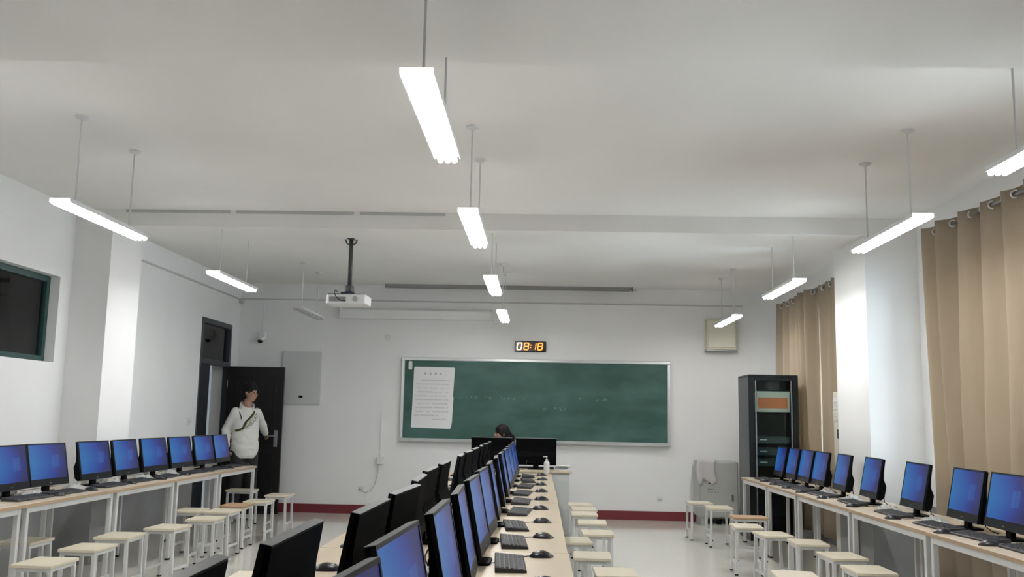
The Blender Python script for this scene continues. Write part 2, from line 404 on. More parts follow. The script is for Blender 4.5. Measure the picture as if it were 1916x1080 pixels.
for i, (x, y, lb) in enumerate(lamps):
    dz = (HB-H) if CY0 < y-.4 < CY1 or CY0 < y+.4 < CY1 else 0
    if i == 0: lamp.location = (x, y, 2.68); lamp['label'] = lb
    else: dup(lamp, (x, y, 2.68), 0, lb)
lampoff.location = (-3.03, 12.0, 2.68); lampoff['label'] = 'dark switched-off hanging tube lamp near the door corner'

# ------------------------------------------------------------------ tables
def make_table(length, depth=.6, hgt=.75):
    t = thing('computer_table', 'x', 'table', (0,0,0), 0, 'computer tables')
    w, l = depth/2, length/2-.004; k = .035
    tp = MB().box(-w, w, -l, l, hgt-.024, hgt).build('table_top', TOP, t, bevel=.002)
    ed = MB()
    for s in (-1, 1): ed.box(s*w-.001, s*w+.001, -l+.003, l-.003, hgt-.0225, hgt-.0015)
    ed.build('edge_band', EDGE, tp)
    for sx in (-1, 1):
        for sy in (-1, 1):
            x, y = sx*(w-.03), sy*(l-.05)
            lg = MB().box(x-k/2, x+k/2, y-k/2, y+k/2, .012, hgt-.024).build('leg', WMETAL, t, bevel=.003)
            MB().box(x-k/2-.002, x+k/2+.002, y-k/2-.002, y+k/2+.002, 0, .016).build('foot_cap', BLACK, lg)
        MB().box(sx*(w-.03)-.012, sx*(w-.03)+.012, -l+.05+k/2, l-.05-k/2, hgt-.064, hgt-.024).build('apron_rail', WMETAL, t)
    for sy in (-1, 1):
        MB().box(-w+.03+k/2, w-.03-k/2, sy*(l-.05)-.012, sy*(l-.05)+.012, hgt-.064, hgt-.024).build('side_rail', WMETAL, t)
    MB().box(-w+.03+k/2, -w+.06+k/2, 0, 0, 0, 0)
    return t
TL = [11.65, 10.34, 9.10, 7.80, 6.42, 5.05]
TR = [11.45, 10.22, 9.05, 7.50, 6.03, 4.65]
TCY = [11.30, 10.00, 8.70, 7.38, 6.04, 4.70, 3.40, 2.10, .80]
for i in range(len(TL)-1):
    t = make_table(TL[i]-TL[i+1]); t.location = (-3.80, (TL[i]+TL[i+1])/2, 0); t.rotation_euler = (0, 0, PI)
    t['label'] = 'cream topped computer table along the left wall, %s from the door' % ORD[i+1]
for i in range(len(TR)-1):
    t = make_table(TR[i]-TR[i+1], .565); t.location = (2.6775, (TR[i]+TR[i+1])/2, 0)
    t['label'] = 'cream topped computer table along the window wall, %s from the black rack' % ORD[i+1]
jit = [0, .004, -.008, .006, -.005, .010, -.004, .004]
for i in range(len(TCY)-1):
    for s, cx, nm in ((1, -.165, 'right'), (-1, -.775, 'left')):
        t = make_table(TCY[i]-TCY[i+1]); t.location = (cx+s*abs(jit[i]), (TCY[i]+TCY[i+1])/2, 0); t.rotation_euler = (0, 0, 0 if s < 0 else PI)
        t['label'] = 'cream topped table of the central double row, %s side, %s from the teacher' % (nm, ORD[i+1])

# ------------------------------------------------------------------ all-in-one computer
def make_pc(lit=True):
    t = thing('desktop_computer', 'x', 'computer', (0,0,0), 0, 'all-in-one computers')
    w, h, z0 = .25, .328, .054; tl = R(11)
    T = Matrix.Translation((0.0, 0, z0)) @ Matrix.Rotation(-tl, 4, 'Y')       # local panel frame: x = out of the screen
    # front bezel ring + chin
    b = MB(); ch = .054; bz = .010
    b.box(0, .014, -w, w, 0, ch, T).box(0, .014, -w, w, h-bz, h, T).box(0, .014, -w, -w+bz, ch, h-bz, T).box(0, .014, w-bz, w, ch, h-bz, T)
    bez = b.build('bezel', BLACKG, t)
    MB().box(.0142, .0150, -.012, .012, .017, .023, T).build('badge', STEEL, bez)
    # screen
    s = MB(); s.add([(.0115,-w+bz,ch),(.0115,w-bz,ch),(.0115,w-bz,h-bz),(.0115,-w+bz,h-bz),(.002,-w+bz,ch),(.002,w-bz,ch),(.002,w-bz,h-bz),(.002,-w+bz,h-bz)],
        [(0,1,2,3),(7,6,5,4),(0,4,5,1),(1,5,6,2),(2,6,7,3),(3,7,4,0)], T)
    me = s.mesh('screen', SCREEN if lit else BLACKG)
    uvl = me.uv_layers.new(name='UVMap'); mi = T.inverted()
    for lp in me.loops:
        p = mi @ me.vertices[lp.vertex_index].co
        uvl.data[lp.index].uv = ((p.y+w)/(2*w), (p.z-ch)/(h-ch))
    link('screen', me, t)
    # rear shell: thin at the top, deep at the bottom
    MB().prism([(-.0005, .002), (-.0005, h-.001), (-.012, h-.001), (-.016, h-.10), (-.024, .17), (-.052, .12), (-.052, .030), (-.030, .002)], 1, -w+.003, w-.003, T).build('rear_shell', BLACK, t, bevel=.003)
    MB().box(-.012, .014, -w+.001, w-.001, h, h+.0015, T).build('top_edge_sheen', GREYTOP, t)  # lighter strip paints in lamp light reflecting off the top
    # stand
    st = MB().prism([(-.045, .012), (-.015, .012), (-.022, .13), (-.046, .13)], 1, -.035, .035).build('stand_neck', BLACK, t, bevel=.003)
    MB().prism([(p[0]-.03, p[1]) for p in rounded(.13, .20, .03)], 2, 0, .012).build('stand_base', BLACK, t, bevel=.002)
    for v in t.children: pass
    MB().tube([(-.055, .10, .12), (-.085, .11, .10), (-.09, .12, .03), (-.12, .14, .004), (-.11, .25, .0045)], .004, 6).build('power_cable', CABLE, t, smooth=True)
    return t
pc = make_pc(); reg(pc)
PCN = [0]
def place_pc(x, y, z, rz, label):
    PCN[0] += 1
    if PCN[0] == 1: pc.location = (x, y, z); pc.rotation_euler = (0, 0, rz); pc['label'] = label; return pc
    return dup(pc, (x, y, z), rz, label)
# keyboard: long axis along y, user side at +x
def make_keyboard():
    t = thing('keyboard', 'x', 'keyboard', (0,0,0), 0, 'black keyboards')
    MB().prism([(-.068, 0), (.068, 0), (.068, .010), (.060, .014), (-.066, .024), (-.068, .020)], 1, -.222, .222).build('case', KEYB, t, bevel=.002)
    b = MB()
    for r_ in range(6):
        x = -.056+r_*.0205; n = 20 if r_ < 5 else 9; z = .0235-(x+.066)*.0794
        for k in range(n):
            l = .0198 if r_ < 5 else .042
            y = -.207+k*.0207 if r_ < 5 else -.195+k*.0445
            b.add([(x-.0085,y-l/2+.001,z-.004),(x+.0085,y-l/2+.001,z-.004),(x+.0085,y+l/2-.001,z-.004),(x-.0085,y+l/2-.001,z-.004),
                   (x-.007,y-l/2+.003,z+.004),(x+.007,y-l/2+.003,z+.003),(x+.007,y+l/2-.003,z+.003),(x-.007,y+l/2-.003,z+.004)],
                  [(4,5,6,7),(0,1,5,4),(1,2,6,5),(2,3,7,6),(3,0,4,7)])
    k = b.build('keys', KEYC, t, fix=False); k['kind'] = 'stuff'
    MB().tube([(-.068, 0, .01), (-.09, .01, .004), (-.12, .05, .003), (-.14, .09, .003)], .0025, 6).build('cable', CABLE, t, smooth=True)
    return t
kb = make_keyboard(); reg(kb)
def make_mouse():
    t = thing('computer_mouse', 'x', 'mouse', (0,0,0), 0, 'black mice')
    secs = []
    for i in range(11):
        a = i/10; x = -.058+.116*a
        w = .031*(1-abs(2*a-1)**3.2)**.5+.002; hh = .036*math.sin(PI*min(1, .12+a*.86))**.8*(.75+.35*a) if 0 < i < 10 else .008
        secs.append([(x, w*math.cos(th), max(0, hh*math.sin(th))) for th in [PI*j/10 for j in range(11)]]+[(x, -w, 0)][:0])
    MB().rings([[*s] for s in secs], cap=True).build('shell', MOUSE, t, smooth=.9)
    MB().tube([(-.036, -.003, .0195), (-.036, .003, .0195)], .008, 12).build('wheel', GREYTOP, t, smooth=.6)
    MB().tube([(-.056, 0, .006), (-.085, .0, .003), (-.12, -.02, .0025), (-.16, -.035, .0025), (-.20, -.03, .0025)], .0022, 6).build('cable', CABLE, t, smooth=True)
    return t
ms = make_mouse(); reg(ms)
KN = [0]
def station(px_, py, z, face, yaw, lab_pc, lab_k, lab_m, kx=.165, mx=.24, my=.30, ky=-.03):
    """face = +1: screen looks to +x, -1: to -x"""
    rz = (0 if face > 0 else PI)+R(yaw)
    place_pc(px_, py, z, rz, lab_pc)
    f = face; s = 1 if face > 0 else -1
    j = random.uniform
    k = [px_+f*(kx+j(-.012, .012)), py+s*ky+j(-.02, .02), z]; krz = (0 if f > 0 else PI)+R(j(-5, 5))
    mm = [px_+f*(mx+j(-.012, .015)), py+s*my+j(-.02, .02), z]; mrz = (0 if f > 0 else PI)+R(j(-14, 14))
    if KN[0] == 0:
        KN[0] = 1
        kb.location = k; kb.rotation_euler = (0,0,krz); kb['label'] = lab_k
        ms.location = mm; ms.rotation_euler = (0,0,mrz); ms['label'] = lab_m
    else:
        dup(kb, k, krz, lab_k); dup(ms, mm, mrz, lab_m)
ZT = .75
LP = [(11.36, -2), (10.77, 2), (10.07, 2.5), (9.38, 3), (8.73, -2), (8.12, 1.5), (7.34, 2.5), (6.80, -3)]
for i, (y, yw) in enumerate(LP):
    n = ORD[i+1]
    station(-3.835, y, ZT, 1, -yw-2, 'black all-in-one computer with blue screen on the left wall tables, %s from the door' % n,
        'black keyboard under the %s left-wall computer from the door' % n, 'black mouse beside the %s left-wall computer from the door' % n, kx=.14, mx=.20, my=.28)
RP = [(10.93, -2), (10.42, -2), (9.91, -1), (9.40, -1), (8.73, -4), (7.97, -3), (7.06, -2.5), (6.23, -2), (5.68, 0), (5.10, 0)]
for i, (y, yw) in enumerate(RP):
    n = ORD[i+1]
    station(2.715, y, ZT, -1, yw-1, 'black all-in-one computer with blue screen on the window-side tables, %s from the rack' % n,
        'black keyboard under the %s window-side computer from the rack' % n, 'black mouse beside the %s window-side computer from the rack' % n, kx=.14, mx=.235, my=.27)
CRY = [10.62, 9.88, 9.12, 8.28, 7.46, 6.66, 5.82, 5.05, 4.34, 3.62, 2.93, 2.25, 1.60]
CLY = [10.66, 9.95, 9.15, 8.36, 7.58, 6.86, 5.70, 4.98, 4.26, 3.58, 2.91, 2.24, 1.58]
for i, y in enumerate(CRY):
    n = ORD[i+1]
    station(-.25 if i < 11 else -.28, y, ZT, 1, {11: -3, 12: -5, 10: 0}.get(i, random.uniform(-2, 2)), 'black all-in-one computer facing right in the central row, %s from the teacher' % n,
        'black keyboard in the right half of the central row, %s from the teacher' % n, 'black mouse by the right edge of the central row, %s from the teacher' % n, kx=.115 if i < 11 else .142, mx=.265 if i < 11 else .295, my=.22, ky=-.05)
for i, y in enumerate(CLY):
    n = ORD[i+1]
    station({8: -.60, 9: -.565, 10: -.572, 12: -.66}.get(i, -.634), y, ZT, -1, {8: 2, 9: -3}.get(i, random.uniform(-2, 2)), 'black all-in-one computer facing left in the central row, %s from the teacher' % n,
        'black keyboard in the left half of the central row, %s from the teacher' % n, 'black mouse by the left edge of the central row, %s from the teacher' % n, kx=.135, mx=.29, my=.24)

# ------------------------------------------------------------------ stools
def make_stool(seatm):
    t = thing('stool', 'x', 'stool', (0,0,0), 0, 'square stools')
    MB().box(-.135, .135, -.175, .175, .415, .437).build('seat', seatm, t, bevel=.004)
    for sx in (-1, 1):
        for sy in (-1, 1):
            x, y = sx*.112, sy*.148
            lg = MB().add([(x-.0125+sx*.008, y-.0125, .008), (x+.0125+sx*.008, y-.0125, .008), (x+.0125+sx*.008, y+.0125, .008), (x-.0125+sx*.008, y+.0125, .008),
                      (x-.0125, y-.0125, .415), (x+.0125, y-.0125, .415), (x+.0125, y+.0125, .415), (x-.0125, y+.0125, .415)],
                     [(0,3,2,1),(4,5,6,7),(0,1,5,4),(1,2,6,5),(2,3,7,6),(3,0,4,7)]).build('leg', WMETAL, t, bevel=.002)
            MB().box(x-.0145+sx*.008, x+.0145+sx*.008, y-.0145, y+.0145, 0, .012).build('foot_cap', BLACK, lg)
        MB().box(sx*.117-.009, sx*.117+.009, -.136, .136, .095, .118).build('stretcher', WMETAL, t)
        MB().box(sx*.112-.009, sx*.112+.009, -.136, .136, .392, .415).build('seat_rail', WMETAL, t)
    for sy in (-1, 1): MB().box(-.1, .1, sy*.148-.009, sy*.148+.009, .392, .415).build('seat_rail', WMETAL, t)
    return t
st_a = make_stool(SEAT); reg(st_a); st_b = make_stool(SEATB); reg(st_b)
stools = [
 (-3.15, 6.06, 0, 'cream square stool at the lower left, nearest of the left aisle row'), (-3.20, 6.74, 0, 'cream square stool in the left aisle, second from the camera'),
 (-3.27, 7.40, 2, 'cream square stool in the left aisle, third from the camera'), (-3.13, 8.0, -3, 'cream square stool in the left aisle, fourth from the camera'),
 (-3.06, 8.70, 3, 'cream square stool in the left aisle, fifth from the camera'), (-3.14, 9.38, -2, 'cream square stool just before the brown-topped left stool'),
 (-3.12, 10.54, 2, 'cream square stool just behind the brown-topped left stool'), (-3.12, 11.36, 0, 'cream square stool closest to the open door leaf'),
 (-3.80, 6.99, 0, 'cream square stool pushed under the near left table'), (-3.46, 9.39, 0, 'cream square stool half under the third left table'),
 (-3.76, 11.95, 90, 'cream square stool behind the far end of the left tables'), (-1.70, 5.70, 3, 'cream square stool left of the central row at the bottom edge'),
 (1.92, 11.60, 2, 'cream square stool in front of the grey floor cabinet, leftmost'), (2.05, 11.02, 0, 'cream square stool before the grey floor cabinet, beside the rack'),
 (1.95, 9.10, -3, 'cream square stool in the right aisle just before the wooden-topped one'), (2.05, 8.49, 4, 'cream square stool in the right aisle, fifth from the camera'),
 (2.21, 7.98, -2, 'cream square stool in the right aisle, fourth from the camera'), (2.25, 7.23, 3, 'cream square stool in the right aisle, third from the camera'),
 (2.22, 6.57, 0, 'cream square stool in the right aisle, second from the camera'), (1.65, 6.24, -4, 'pale square stool at the bottom right, standing out in the aisle'),
 (.46, 11.0, 0, 'cream square stool right of the central row, nearest the teacher desk'), (.48, 10.47, 2, 'cream square stool right of the central row, second from the teacher desk'),
 (.46, 9.93, 0, 'cream square stool right of the central row, third from the teacher desk'), (.50, 9.13, -2, 'cream square stool right of the central row, fourth from the teacher desk'),
 (.50, 8.30, 0, 'cream square stool right of the central row, fifth from the teacher desk'), (.28, 7.76, 3, 'cream square stool tucked half under the central row, right side'),
 (.38, 6.93, -2, 'cream square stool right of the central row, second from the camera'), (.49, 6.20, 1, 'cream square stool right of the central row, nearest the camera'),
 (-.50, 12.52, 90, 'stool on which the teacher sits behind the desk'),
]
for i, (x, y, a, lb) in enumerate(stools):
    if i == 0: st_a.location = (x, y, 0); st_a.rotation_euler = (0,0,R(a)); st_a['label'] = lb
    else: dup(st_a, (x, y, 0), R(a), lb)
for i, (x, y, a, lb) in enumerate([(-3.20, 10.02, 0, 'brown wooden-topped stool in the left aisle'), (2.16, 9.98, 90, 'brown wooden-topped stool in the right aisle beside the rack')]):
    if i == 0: st_b.location = (x, y, 0); st_b['label'] = lb
    else: dup(st_b, (x, y, 0), R(a), lb)

# ------------------------------------------------------------------ chalkboard and what hangs on the front wall
YW = YF
bd = thing('chalkboard', 'long green chalkboard with aluminium frame on the front wall', 'chalkboard', (-.09, YW, 1.04))
W2, BH, FR = 1.945, 1.205, .045
MB().box(-W2+FR, W2-FR, -.030, -.002, FR, BH-FR).build('writing_surface', BOARD, bd)
MB().box(-W2, W2, -.045, 0, BH-FR, BH).build('frame_rail', ALU, bd, bevel=.006)
MB().box(-W2, W2, -.045, 0, 0, FR).build('frame_rail', ALU, bd, bevel=.006)
for s in (-1, 1): MB().box(s*(W2-FR/2)-FR/2, s*(W2-FR/2)+FR/2, -.044, 0, FR, BH-FR).build('frame_stile', ALU, bd, bevel=.006)
MB().prism([(-.045, .0), (-.095, .0), (-.10, .018), (-.094, .02), (-.088, .008), (-.045, .008)], 0, -W2+.02, W2-.02).build('chalk_tray', ALU, bd)
# faint chalk writing left on the board
CHALK = mat('faint_chalk', (.13, .24, .215), .9)
def scribble(name, x0, x1, z, hgt, seed, parent, step=.07):
    rnd = random.Random(seed); b = MB(); x = x0
    while x < x1:
        if rnd.random() < .85:
            for k in range(rnd.randint(2, 4)):
                p = [(x+rnd.uniform(0, step*.8), -.0312, z+rnd.uniform(0, hgt)) for _ in range(2)]
                a, c = Vector(p[0]), Vector(p[1]); d = (c-a)
                if d.length < .015: continue
                nrm = Vector((d.z, 0, -d.x)).normalized()*.0035
                y2 = Vector((0, .0010, 0))
                b.add([a-nrm, c-nrm, c+nrm, a+nrm, a-nrm+y2, c-nrm+y2, c+nrm+y2, a+nrm+y2], [(0,1,2,3),(4,7,6,5),(0,4,5,1),(1,5,6,2),(2,6,7,3),(3,7,4,0)])
        x += step
    return b.build(name, CHALK, parent)
s1 = scribble('chalk_writing', -1.10, -.18, .61, .055, 1, bd); s1['label'] = 'faint line of half-erased chalk writing'
s2 = scribble('chalk_writing', -.02, .54, .46, .06, 2, bd); s2['label'] = 'shorter faint line of half-erased chalk writing'
s3 = scribble('chalk_writing', .62, 1.06, .62, .05, 3, bd, .11); s3['label'] = 'scattered faint chalk marks'
# notice sheet
nt_ = thing('notice_sheet', 'white printed notice sheet pinned on the left of the chalkboard', 'poster', (-1.565, YW-.0305, 1.235))
sheet = [(-.305, 0), (.255, -.012), (.27, .005), (.283, .09), (.297, .44), (.288, .455), (.291, .50), (.307, .855), (.297, .868), (-.278, .872), (-.286, .862)]
MB().prism(sheet, 1, -.003, -.0005).build('paper', PAPER, nt_)
def strokes(name, x0, x1, z, hgt, mt, seed, parent, cw):
    rnd = random.Random(seed); b = MB(); x = x0
    while x < x1-cw*.5:
        if cw > .03 or rnd.random() < .9:
            for k in range(3):
                zz = z+hgt*(.15+.35*k); b.box(x, x+cw*.75, -.0042, -.0032, zz-hgt*.06, zz+hgt*.06)
            for k in range(2):
                xx = x+cw*(.12+.4*k)*rnd.uniform(.8, 1.1); b.box(xx, xx+cw*.09, -.0044, -.0032, z, z+hgt)
        x += cw
    return b.build(name, mt, parent)
for k in range(4):
    g = strokes('heading_character', -.135+k*.075, -.135+k*.075+.036, .755, .036, PRINT, k, nt_, .036)
for k, (a, c) in enumerate([(-.19, .24), (-.25, .23), (-.25, .24), (-.26, .23), (-.26, .20), (-.26, .23), (-.23, .23), (-.26, .23), (-.24, .22), (-.27, .10), (.0, .20)]):
    strokes('text_line', a, c, .672-k*.056, .016, PRINTL, 20+k, nt_, .018)
# white eraser / microphone holder at the board's top left corner
er = thing('board_eraser', 'white rounded eraser stuck in the upper left corner of the chalkboard', 'eraser', (-1.905, YW-.0305, 2.125))
MB().prism(rounded(.055, .125, .018), 1, -.035, -.006).build('grip', WPLAS, er, bevel=.004)
MB().prism(rounded(.05, .12, .016), 1, -.006, 0).build('felt', PRINTL, er)
# LED clock
ck = thing('wall_clock', 'black digital wall clock with orange numerals above the chalkboard', 'clock', (-.17, YW, 2.355))
MB().box(-.225, .225, -.045, 0, 0, .150).build('case', BLACK, ck, bevel=.006)
MB().box(-.215, .215, -.0475, -.045, .010, .140).build('face', CLOCKF, ck)
SEG = {'0': 'abcdef', '8': 'abcdefg', '1': 'bc'}
def digit(ch, x, mt):
    b = MB(); w, h, t_ = .062, .094, .013; z0 = .028; sh = .12
    segs = {'a': (0, h, w, h), 'g': (0, h/2, w, h/2), 'd': (0, 0, w, 0), 'f': (0, h/2, 0, h), 'b': (w, h/2, w, h), 'e': (0, 0, 0, h/2), 'c': (w, 0, w, h/2)}
    for s in SEG[ch]:
        x0, zz0, x1, zz1 = segs[s]
        if x0 == x1: pts = [(x0-t_/2, zz0+.003), (x0+t_/2, zz0+.003), (x0+t_/2, zz1-.003), (x0-t_/2, zz1-.003)]
        else: pts = [(x0+.004, zz0-t_/2), (x1-.004, zz0-t_/2), (x1-.004, zz0+t_/2), (x0+.004, zz0+t_/2)]
        b.prism([(x+p[0]+p[1]*sh, z0+p[1]) for p in pts], 1, -.050, -.0475)
    b.build('digit', mt, ck)
digit('0', -.195, LEDW); digit('8', -.095, LED); digit('1', .010, LED); digit('8', .105, LED)
b = MB(); b.box(.004-.01, .004+.006, -.050, -.0475, .055, .068).box(.009-.01, .009+.006, -.050, -.0475, .088, .101); b.build('colon', LED, ck)
# projector screen housing + ceiling rail
sh = thing('projection_screen', 'white rolled-up projection screen case above the notice sheet', 'screen', (-1.84, YW, 2.80))
MB().prism([(0, 0), (-.075, 0), (-.095, .03), (-.095, .12), (-.07, .145), (0, .145)], 0, -1.10, 1.10).build('case', WALL, sh, bevel=.004)
for s in (-1, 1): MB().box(s*1.115-.015, s*1.115+.015, -.10, 0, -.004, .150).build('end_cap', WPLAS, sh, bevel=.004)
MB().box(-1.08, 1.08, -.062, -.045, -.014, -.0005).build('pull_bar', WPLAS, sh)
rl = thing('ceiling_bar', 'long grey rail under the ceiling above the chalkboard', 'bar', (-.50, YW-.12, H))  # plain grey bar along the ceiling edge
MB().box(-1.78, 1.78, -.05, .05, -.030, -.0005).build('channel', mat('bar_grey', (.30, .30, .29), .5), rl)
MB().box(-1.76, 1.76, -.04, -.03, -.050, -.030).box(-1.76, 1.76, .03, .04, -.050, -.030).build('lip', mat('bar_grey', (0, 0, 0)), rl)
for x in (-1.79, 1.79): MB().box(x-.01, x+.01, -.055, .055, -.055, -.0005).build('end_plate', STEEL, rl)
# electric panel
ep = thing('electrical_panel', 'flat grey electrical panel on the front wall right of the door leaf', 'panel', (-3.50, YW, 1.53))
MB().box(-.29, .29, -.03, 0, 0, .77).build('box', GREYBOX, ep, bevel=.004)
MB().box(-.275, .275, -.036, -.03, .015, .755).build('door', GREYBOX, ep, bevel=.003)
MB().box(-.02, .035, -.043, -.036, .10, .13).build('lock', BLACK, ep, bevel=.002)
# CCTV
cc = thing('security_camera', 'small white dome security camera above the door leaf', 'camera', (-4.11, YW, 2.46))
MB().box(-.055, .055, -.05, 0, .02, .12).build('bracket', WPLAS, cc, bevel=.008)
MB().lathe([(.02, .04), (.055, .035), (.062, .01), (.055, -.012), (.03, -.02)], 18, Matrix.Translation((0, -.085, 0))).build('housing', WPLAS, cc, smooth=.8)
MB().ball((0, -.105, -.018), .040).build('lens_dome', BLACKG, cc, smooth=True)
MB().box(-.006, .006, -.006, 0, .12, .575).build('conduit', WPLAS, cc)
# small sensor and sockets
tag(MB().lathe([(.001, -.03), (.028, -.028), (.032, -.012), (.032, 0)], 16, Matrix.Translation((-2.26, YW, 2.53)) @ Matrix.Rotation(R(-90), 4, 'X')).build('wall_sensor', WPLAS, smooth=.7), 'tiny round white sensor on the front wall above the cable cover', 'sensor')
def socket(loc, lb, rz=0):
    t = thing('wall_socket', lb, 'socket', loc, rz)
    MB().prism(rounded(.086, .086, .008), 1, -.009, 0).build('plate', WPLAS, t)
    b = MB()
    for x in (-.014, .014): b.box(x-.003, x+.003, -.0095, -.009, -.012, .010)
    b.build('slots', BLACK, t)
    return t
socket((-2.57, YW, .34), 'white wall socket low on the front wall beside the hanging cord')
socket((1.70, YW, .29), 'white wall socket low on the front wall below the chalkboard')
socket((XL, 11.84, 1.27), 'white light switch on the left wall before the door', PI/2)
cd = thing('cable_cover', 'thin white vertical cable cover with box and looping cord left of the chalkboard', 'cable', (-2.30, YW, .70))
MB().box(-.009, .009, -.014, 0, .11, .76).build('cover', WALL, cd)
MB().box(-.05, .05, -.045, 0, 0, .11).build('junction_box', WPLAS, cd, bevel=.006)
MB().tube([(-.02, -.02, 0), (-.03, -.02, -.12), (-.06, -.02, -.27), (-.12, -.02, -.37), (-.20, -.02, -.40), (-.26, -.02, -.37), (-.27, -.015, -.33)], .006, 6).build('cord', mat('cord_pale_grey', (.55, .55, .54), .5), cd, smooth=True)
# beige speaker
sp_ = thing('wall_speaker', 'beige box speaker high on the front wall beside the window corner', 'speaker', (2.565, YW, 2.40))
MB().box(-.21, .21, -.16, 0, .02, .46).build('cabinet', BEIGE, sp_, bevel=.006)
MB().box(-.19, .19, -.168, -.16, .05, .43).build('grille', CREAM, sp_, bevel=.004)
MB().box(-.215, .215, -.165, 0, 0, .02).build('shelf_bracket', STEEL, sp_)

# ------------------------------------------------------------------ projector
pj = thing('projector', 'white projector hanging from the beam on a dark grey pole', 'projector', (-1.92, 9.14, 2.47))
pb = MB().prism(rounded(.40, .29, .03), 2, 0, .095).build('body', WPLAS, pj, bevel=.008)
MB().box(-.165, .0, -.150, -.1435, .022, .068).build('vent_grille', STEEL, pj)
for k in range(6): MB().box(-.16, -.005, -.153, -.1495, .026+k*.0075, .029+k*.0075).build('vent_slat', GREYTOP, pj)
MB().lathe([(.020, -.012), (.026, 0), (.026, .01)], 16, Matrix.Translation((.09, -.145, .05)) @ Matrix.Rotation(R(-90), 4, 'X')).build('focus_ring', PRINTL, pj, smooth=.7)
MB().lathe([(.030, -.02), (.042, 0), (.042, .02)], 18, Matrix.Translation((.10, .147, .05)) @ Matrix.Rotation(R(90), 4, 'X')).build('lens', BLACKG, pj, smooth=.7)
mk = mat('dark_mount_steel', (.05, .055, .06), .4)
pl = MB().box(-.19, .18, -.10, .10, .097, .106).build('mount_plate', mk, pj, bevel=.002)
MB().box(-.075, .055, -.045, .035, .106, .130).build('tilt_bracket', mat('blue_grey_bracket', (.03, .04, .07), .4), pj, bevel=.003)
MB().lathe([(.028, .13), (.048, .135), (.048, .185), (.030, .20)], 14).build('swivel_collar', mk, pj, smooth=.7)
MB().tube([(0, 0, .19), (0, 0, HB-2.47-.005)], .021, 14).build('drop_pole', mk, pj, smooth=True)
cf = MB().box(-.035, .035, -.05, .05, HB-2.47-.006, HB-2.47-.0003)
for s in (-1, 1): cf.tube([(s*.02, 0, HB-2.47-.06), (s*.045, 0, HB-2.47-.045), (s*.058, 0, HB-2.47-.006)], .007, 6)
cf.build('ceiling_bracket', mk, pj)
MB().tube([(-.10, -.05, .125), (-.11, -.14, .135), (-.11, -.165, .10), (-.09, -.165, .06), (-.05, -.16, .03), (0, -.158, .025)], .004, 6).build('signal_cable', CABLE, pj, smooth=True)

# ------------------------------------------------------------------ curtains
def curtain(ya, yb, xc, ztop, zbot, nw, amp, seed, label, lean=0):
    L = yb-ya; t = thing('curtain', label, 'curtain', (xc, ya, 0), 0)
    rnd = random.Random(seed); ph = [rnd.uniform(-.5, .5) for _ in range(nw+2)]; am = [rnd.uniform(.65, 1.2) for _ in range(nw+2)]
    nu, nv = nw*14, 16; b = MB()
    def P(u, v, off):
        k = u*nw; i = int(min(k, nw-1e-6)); f = k-i; kk = am[i]*(1-f)+am[i+1]*f; pp = ph[i]*(1-f)+ph[i+1]*f
        a = amp*kk*(.75+.25*math.cos(v*3+i)); s = math.sin(2*PI*k+pp*v*1.2)
        s = math.copysign(abs(s)**.8, s)+.22*math.sin(4*PI*k+3*pp+1.5*v)
        y = L*u+lean*v*(1-u)+.02*math.sin(5*v+k)*v
        return (off+a*s, y, ztop+(zbot-ztop)*v+(.010*math.sin(2*PI*k+.6) if v == 0 else 0))
    g = [[P(i/nu, j/nv, 0) for i in range(nu+1)] for j in range(nv+1)]; g2 = [[P(i/nu, j/nv, .006) for i in range(nu+1)] for j in range(nv+1)]
    n = nu+1; vs = [p for r_ in g for p in r_]+[p for r_ in g2 for p in r_]; o = len(vs)//2; fs = []
    for j in range(nv):
        for i in range(nu):
            a = j*n+i; fs.append((a, a+1, a+n+1, a+n)); fs.append((o+a, o+a+n, o+a+n+1, o+a+1))
    for i in range(nu): fs.append((i, o+i, o+i+1, i+1)); a = nv*n+i; fs.append((a, a+1, o+a+1, o+a))
    for j in range(nv): a = j*n; fs.append((a, a+n, o+a+n, o+a)); a = j*n+nu; fs.append((a, o+a, o+a+n, a+n))
    b.add(vs, fs); b.build('fabric', CURT, t, smooth=True)
    for i in range(nw*2):
        u = (i+.5)/(nw*2)*1.0; p = P((i*.5)/nw+.0, .0, 0)
        k = i*.5; y = L*k/nw
        if i == 0: continue
        q = MB(); pts = [(0, math.cos(a)*.026, math.sin(a)*.026) for a in [2*PI*j/14 for j in range(14)]]; 
        rg = []
        for j in range(15):
            a = 2*PI*j/14; c = Vector((0, math.cos(a)*.027, math.sin(a)*.027)); e1 = Vector((1, 0, 0)); e2 = Vector((0, math.cos(a), math.sin(a)))
            rg.append([c+(e1*math.cos(w)+e2*math.sin(w))*.007 for w in [2*PI*z/6 for z in range(6)]])
        q.rings(rg, cap=False)
        go = q.build('grommet', ALU, t, smooth=True); go.location = (.0, y, ztop-.05); go.rotation_euler = (0, 0, R(62 if i % 2 else -62))
    return t
curtain(5.3, 7.95, 3.275, 3.06, .12, 8, .085, 3, 'long tan pleated curtain at the right picture edge')
curtain(11.22, 13.0, 3.28, 3.03, .12, 6, .075, 5, 'tan pleated curtain behind the black rack', lean=.07)
curtain(10.25, 11.12, 3.29, 3.03, .12, 3, .055, 9, 'tan pleated curtain next to the right column, half hidden by it')
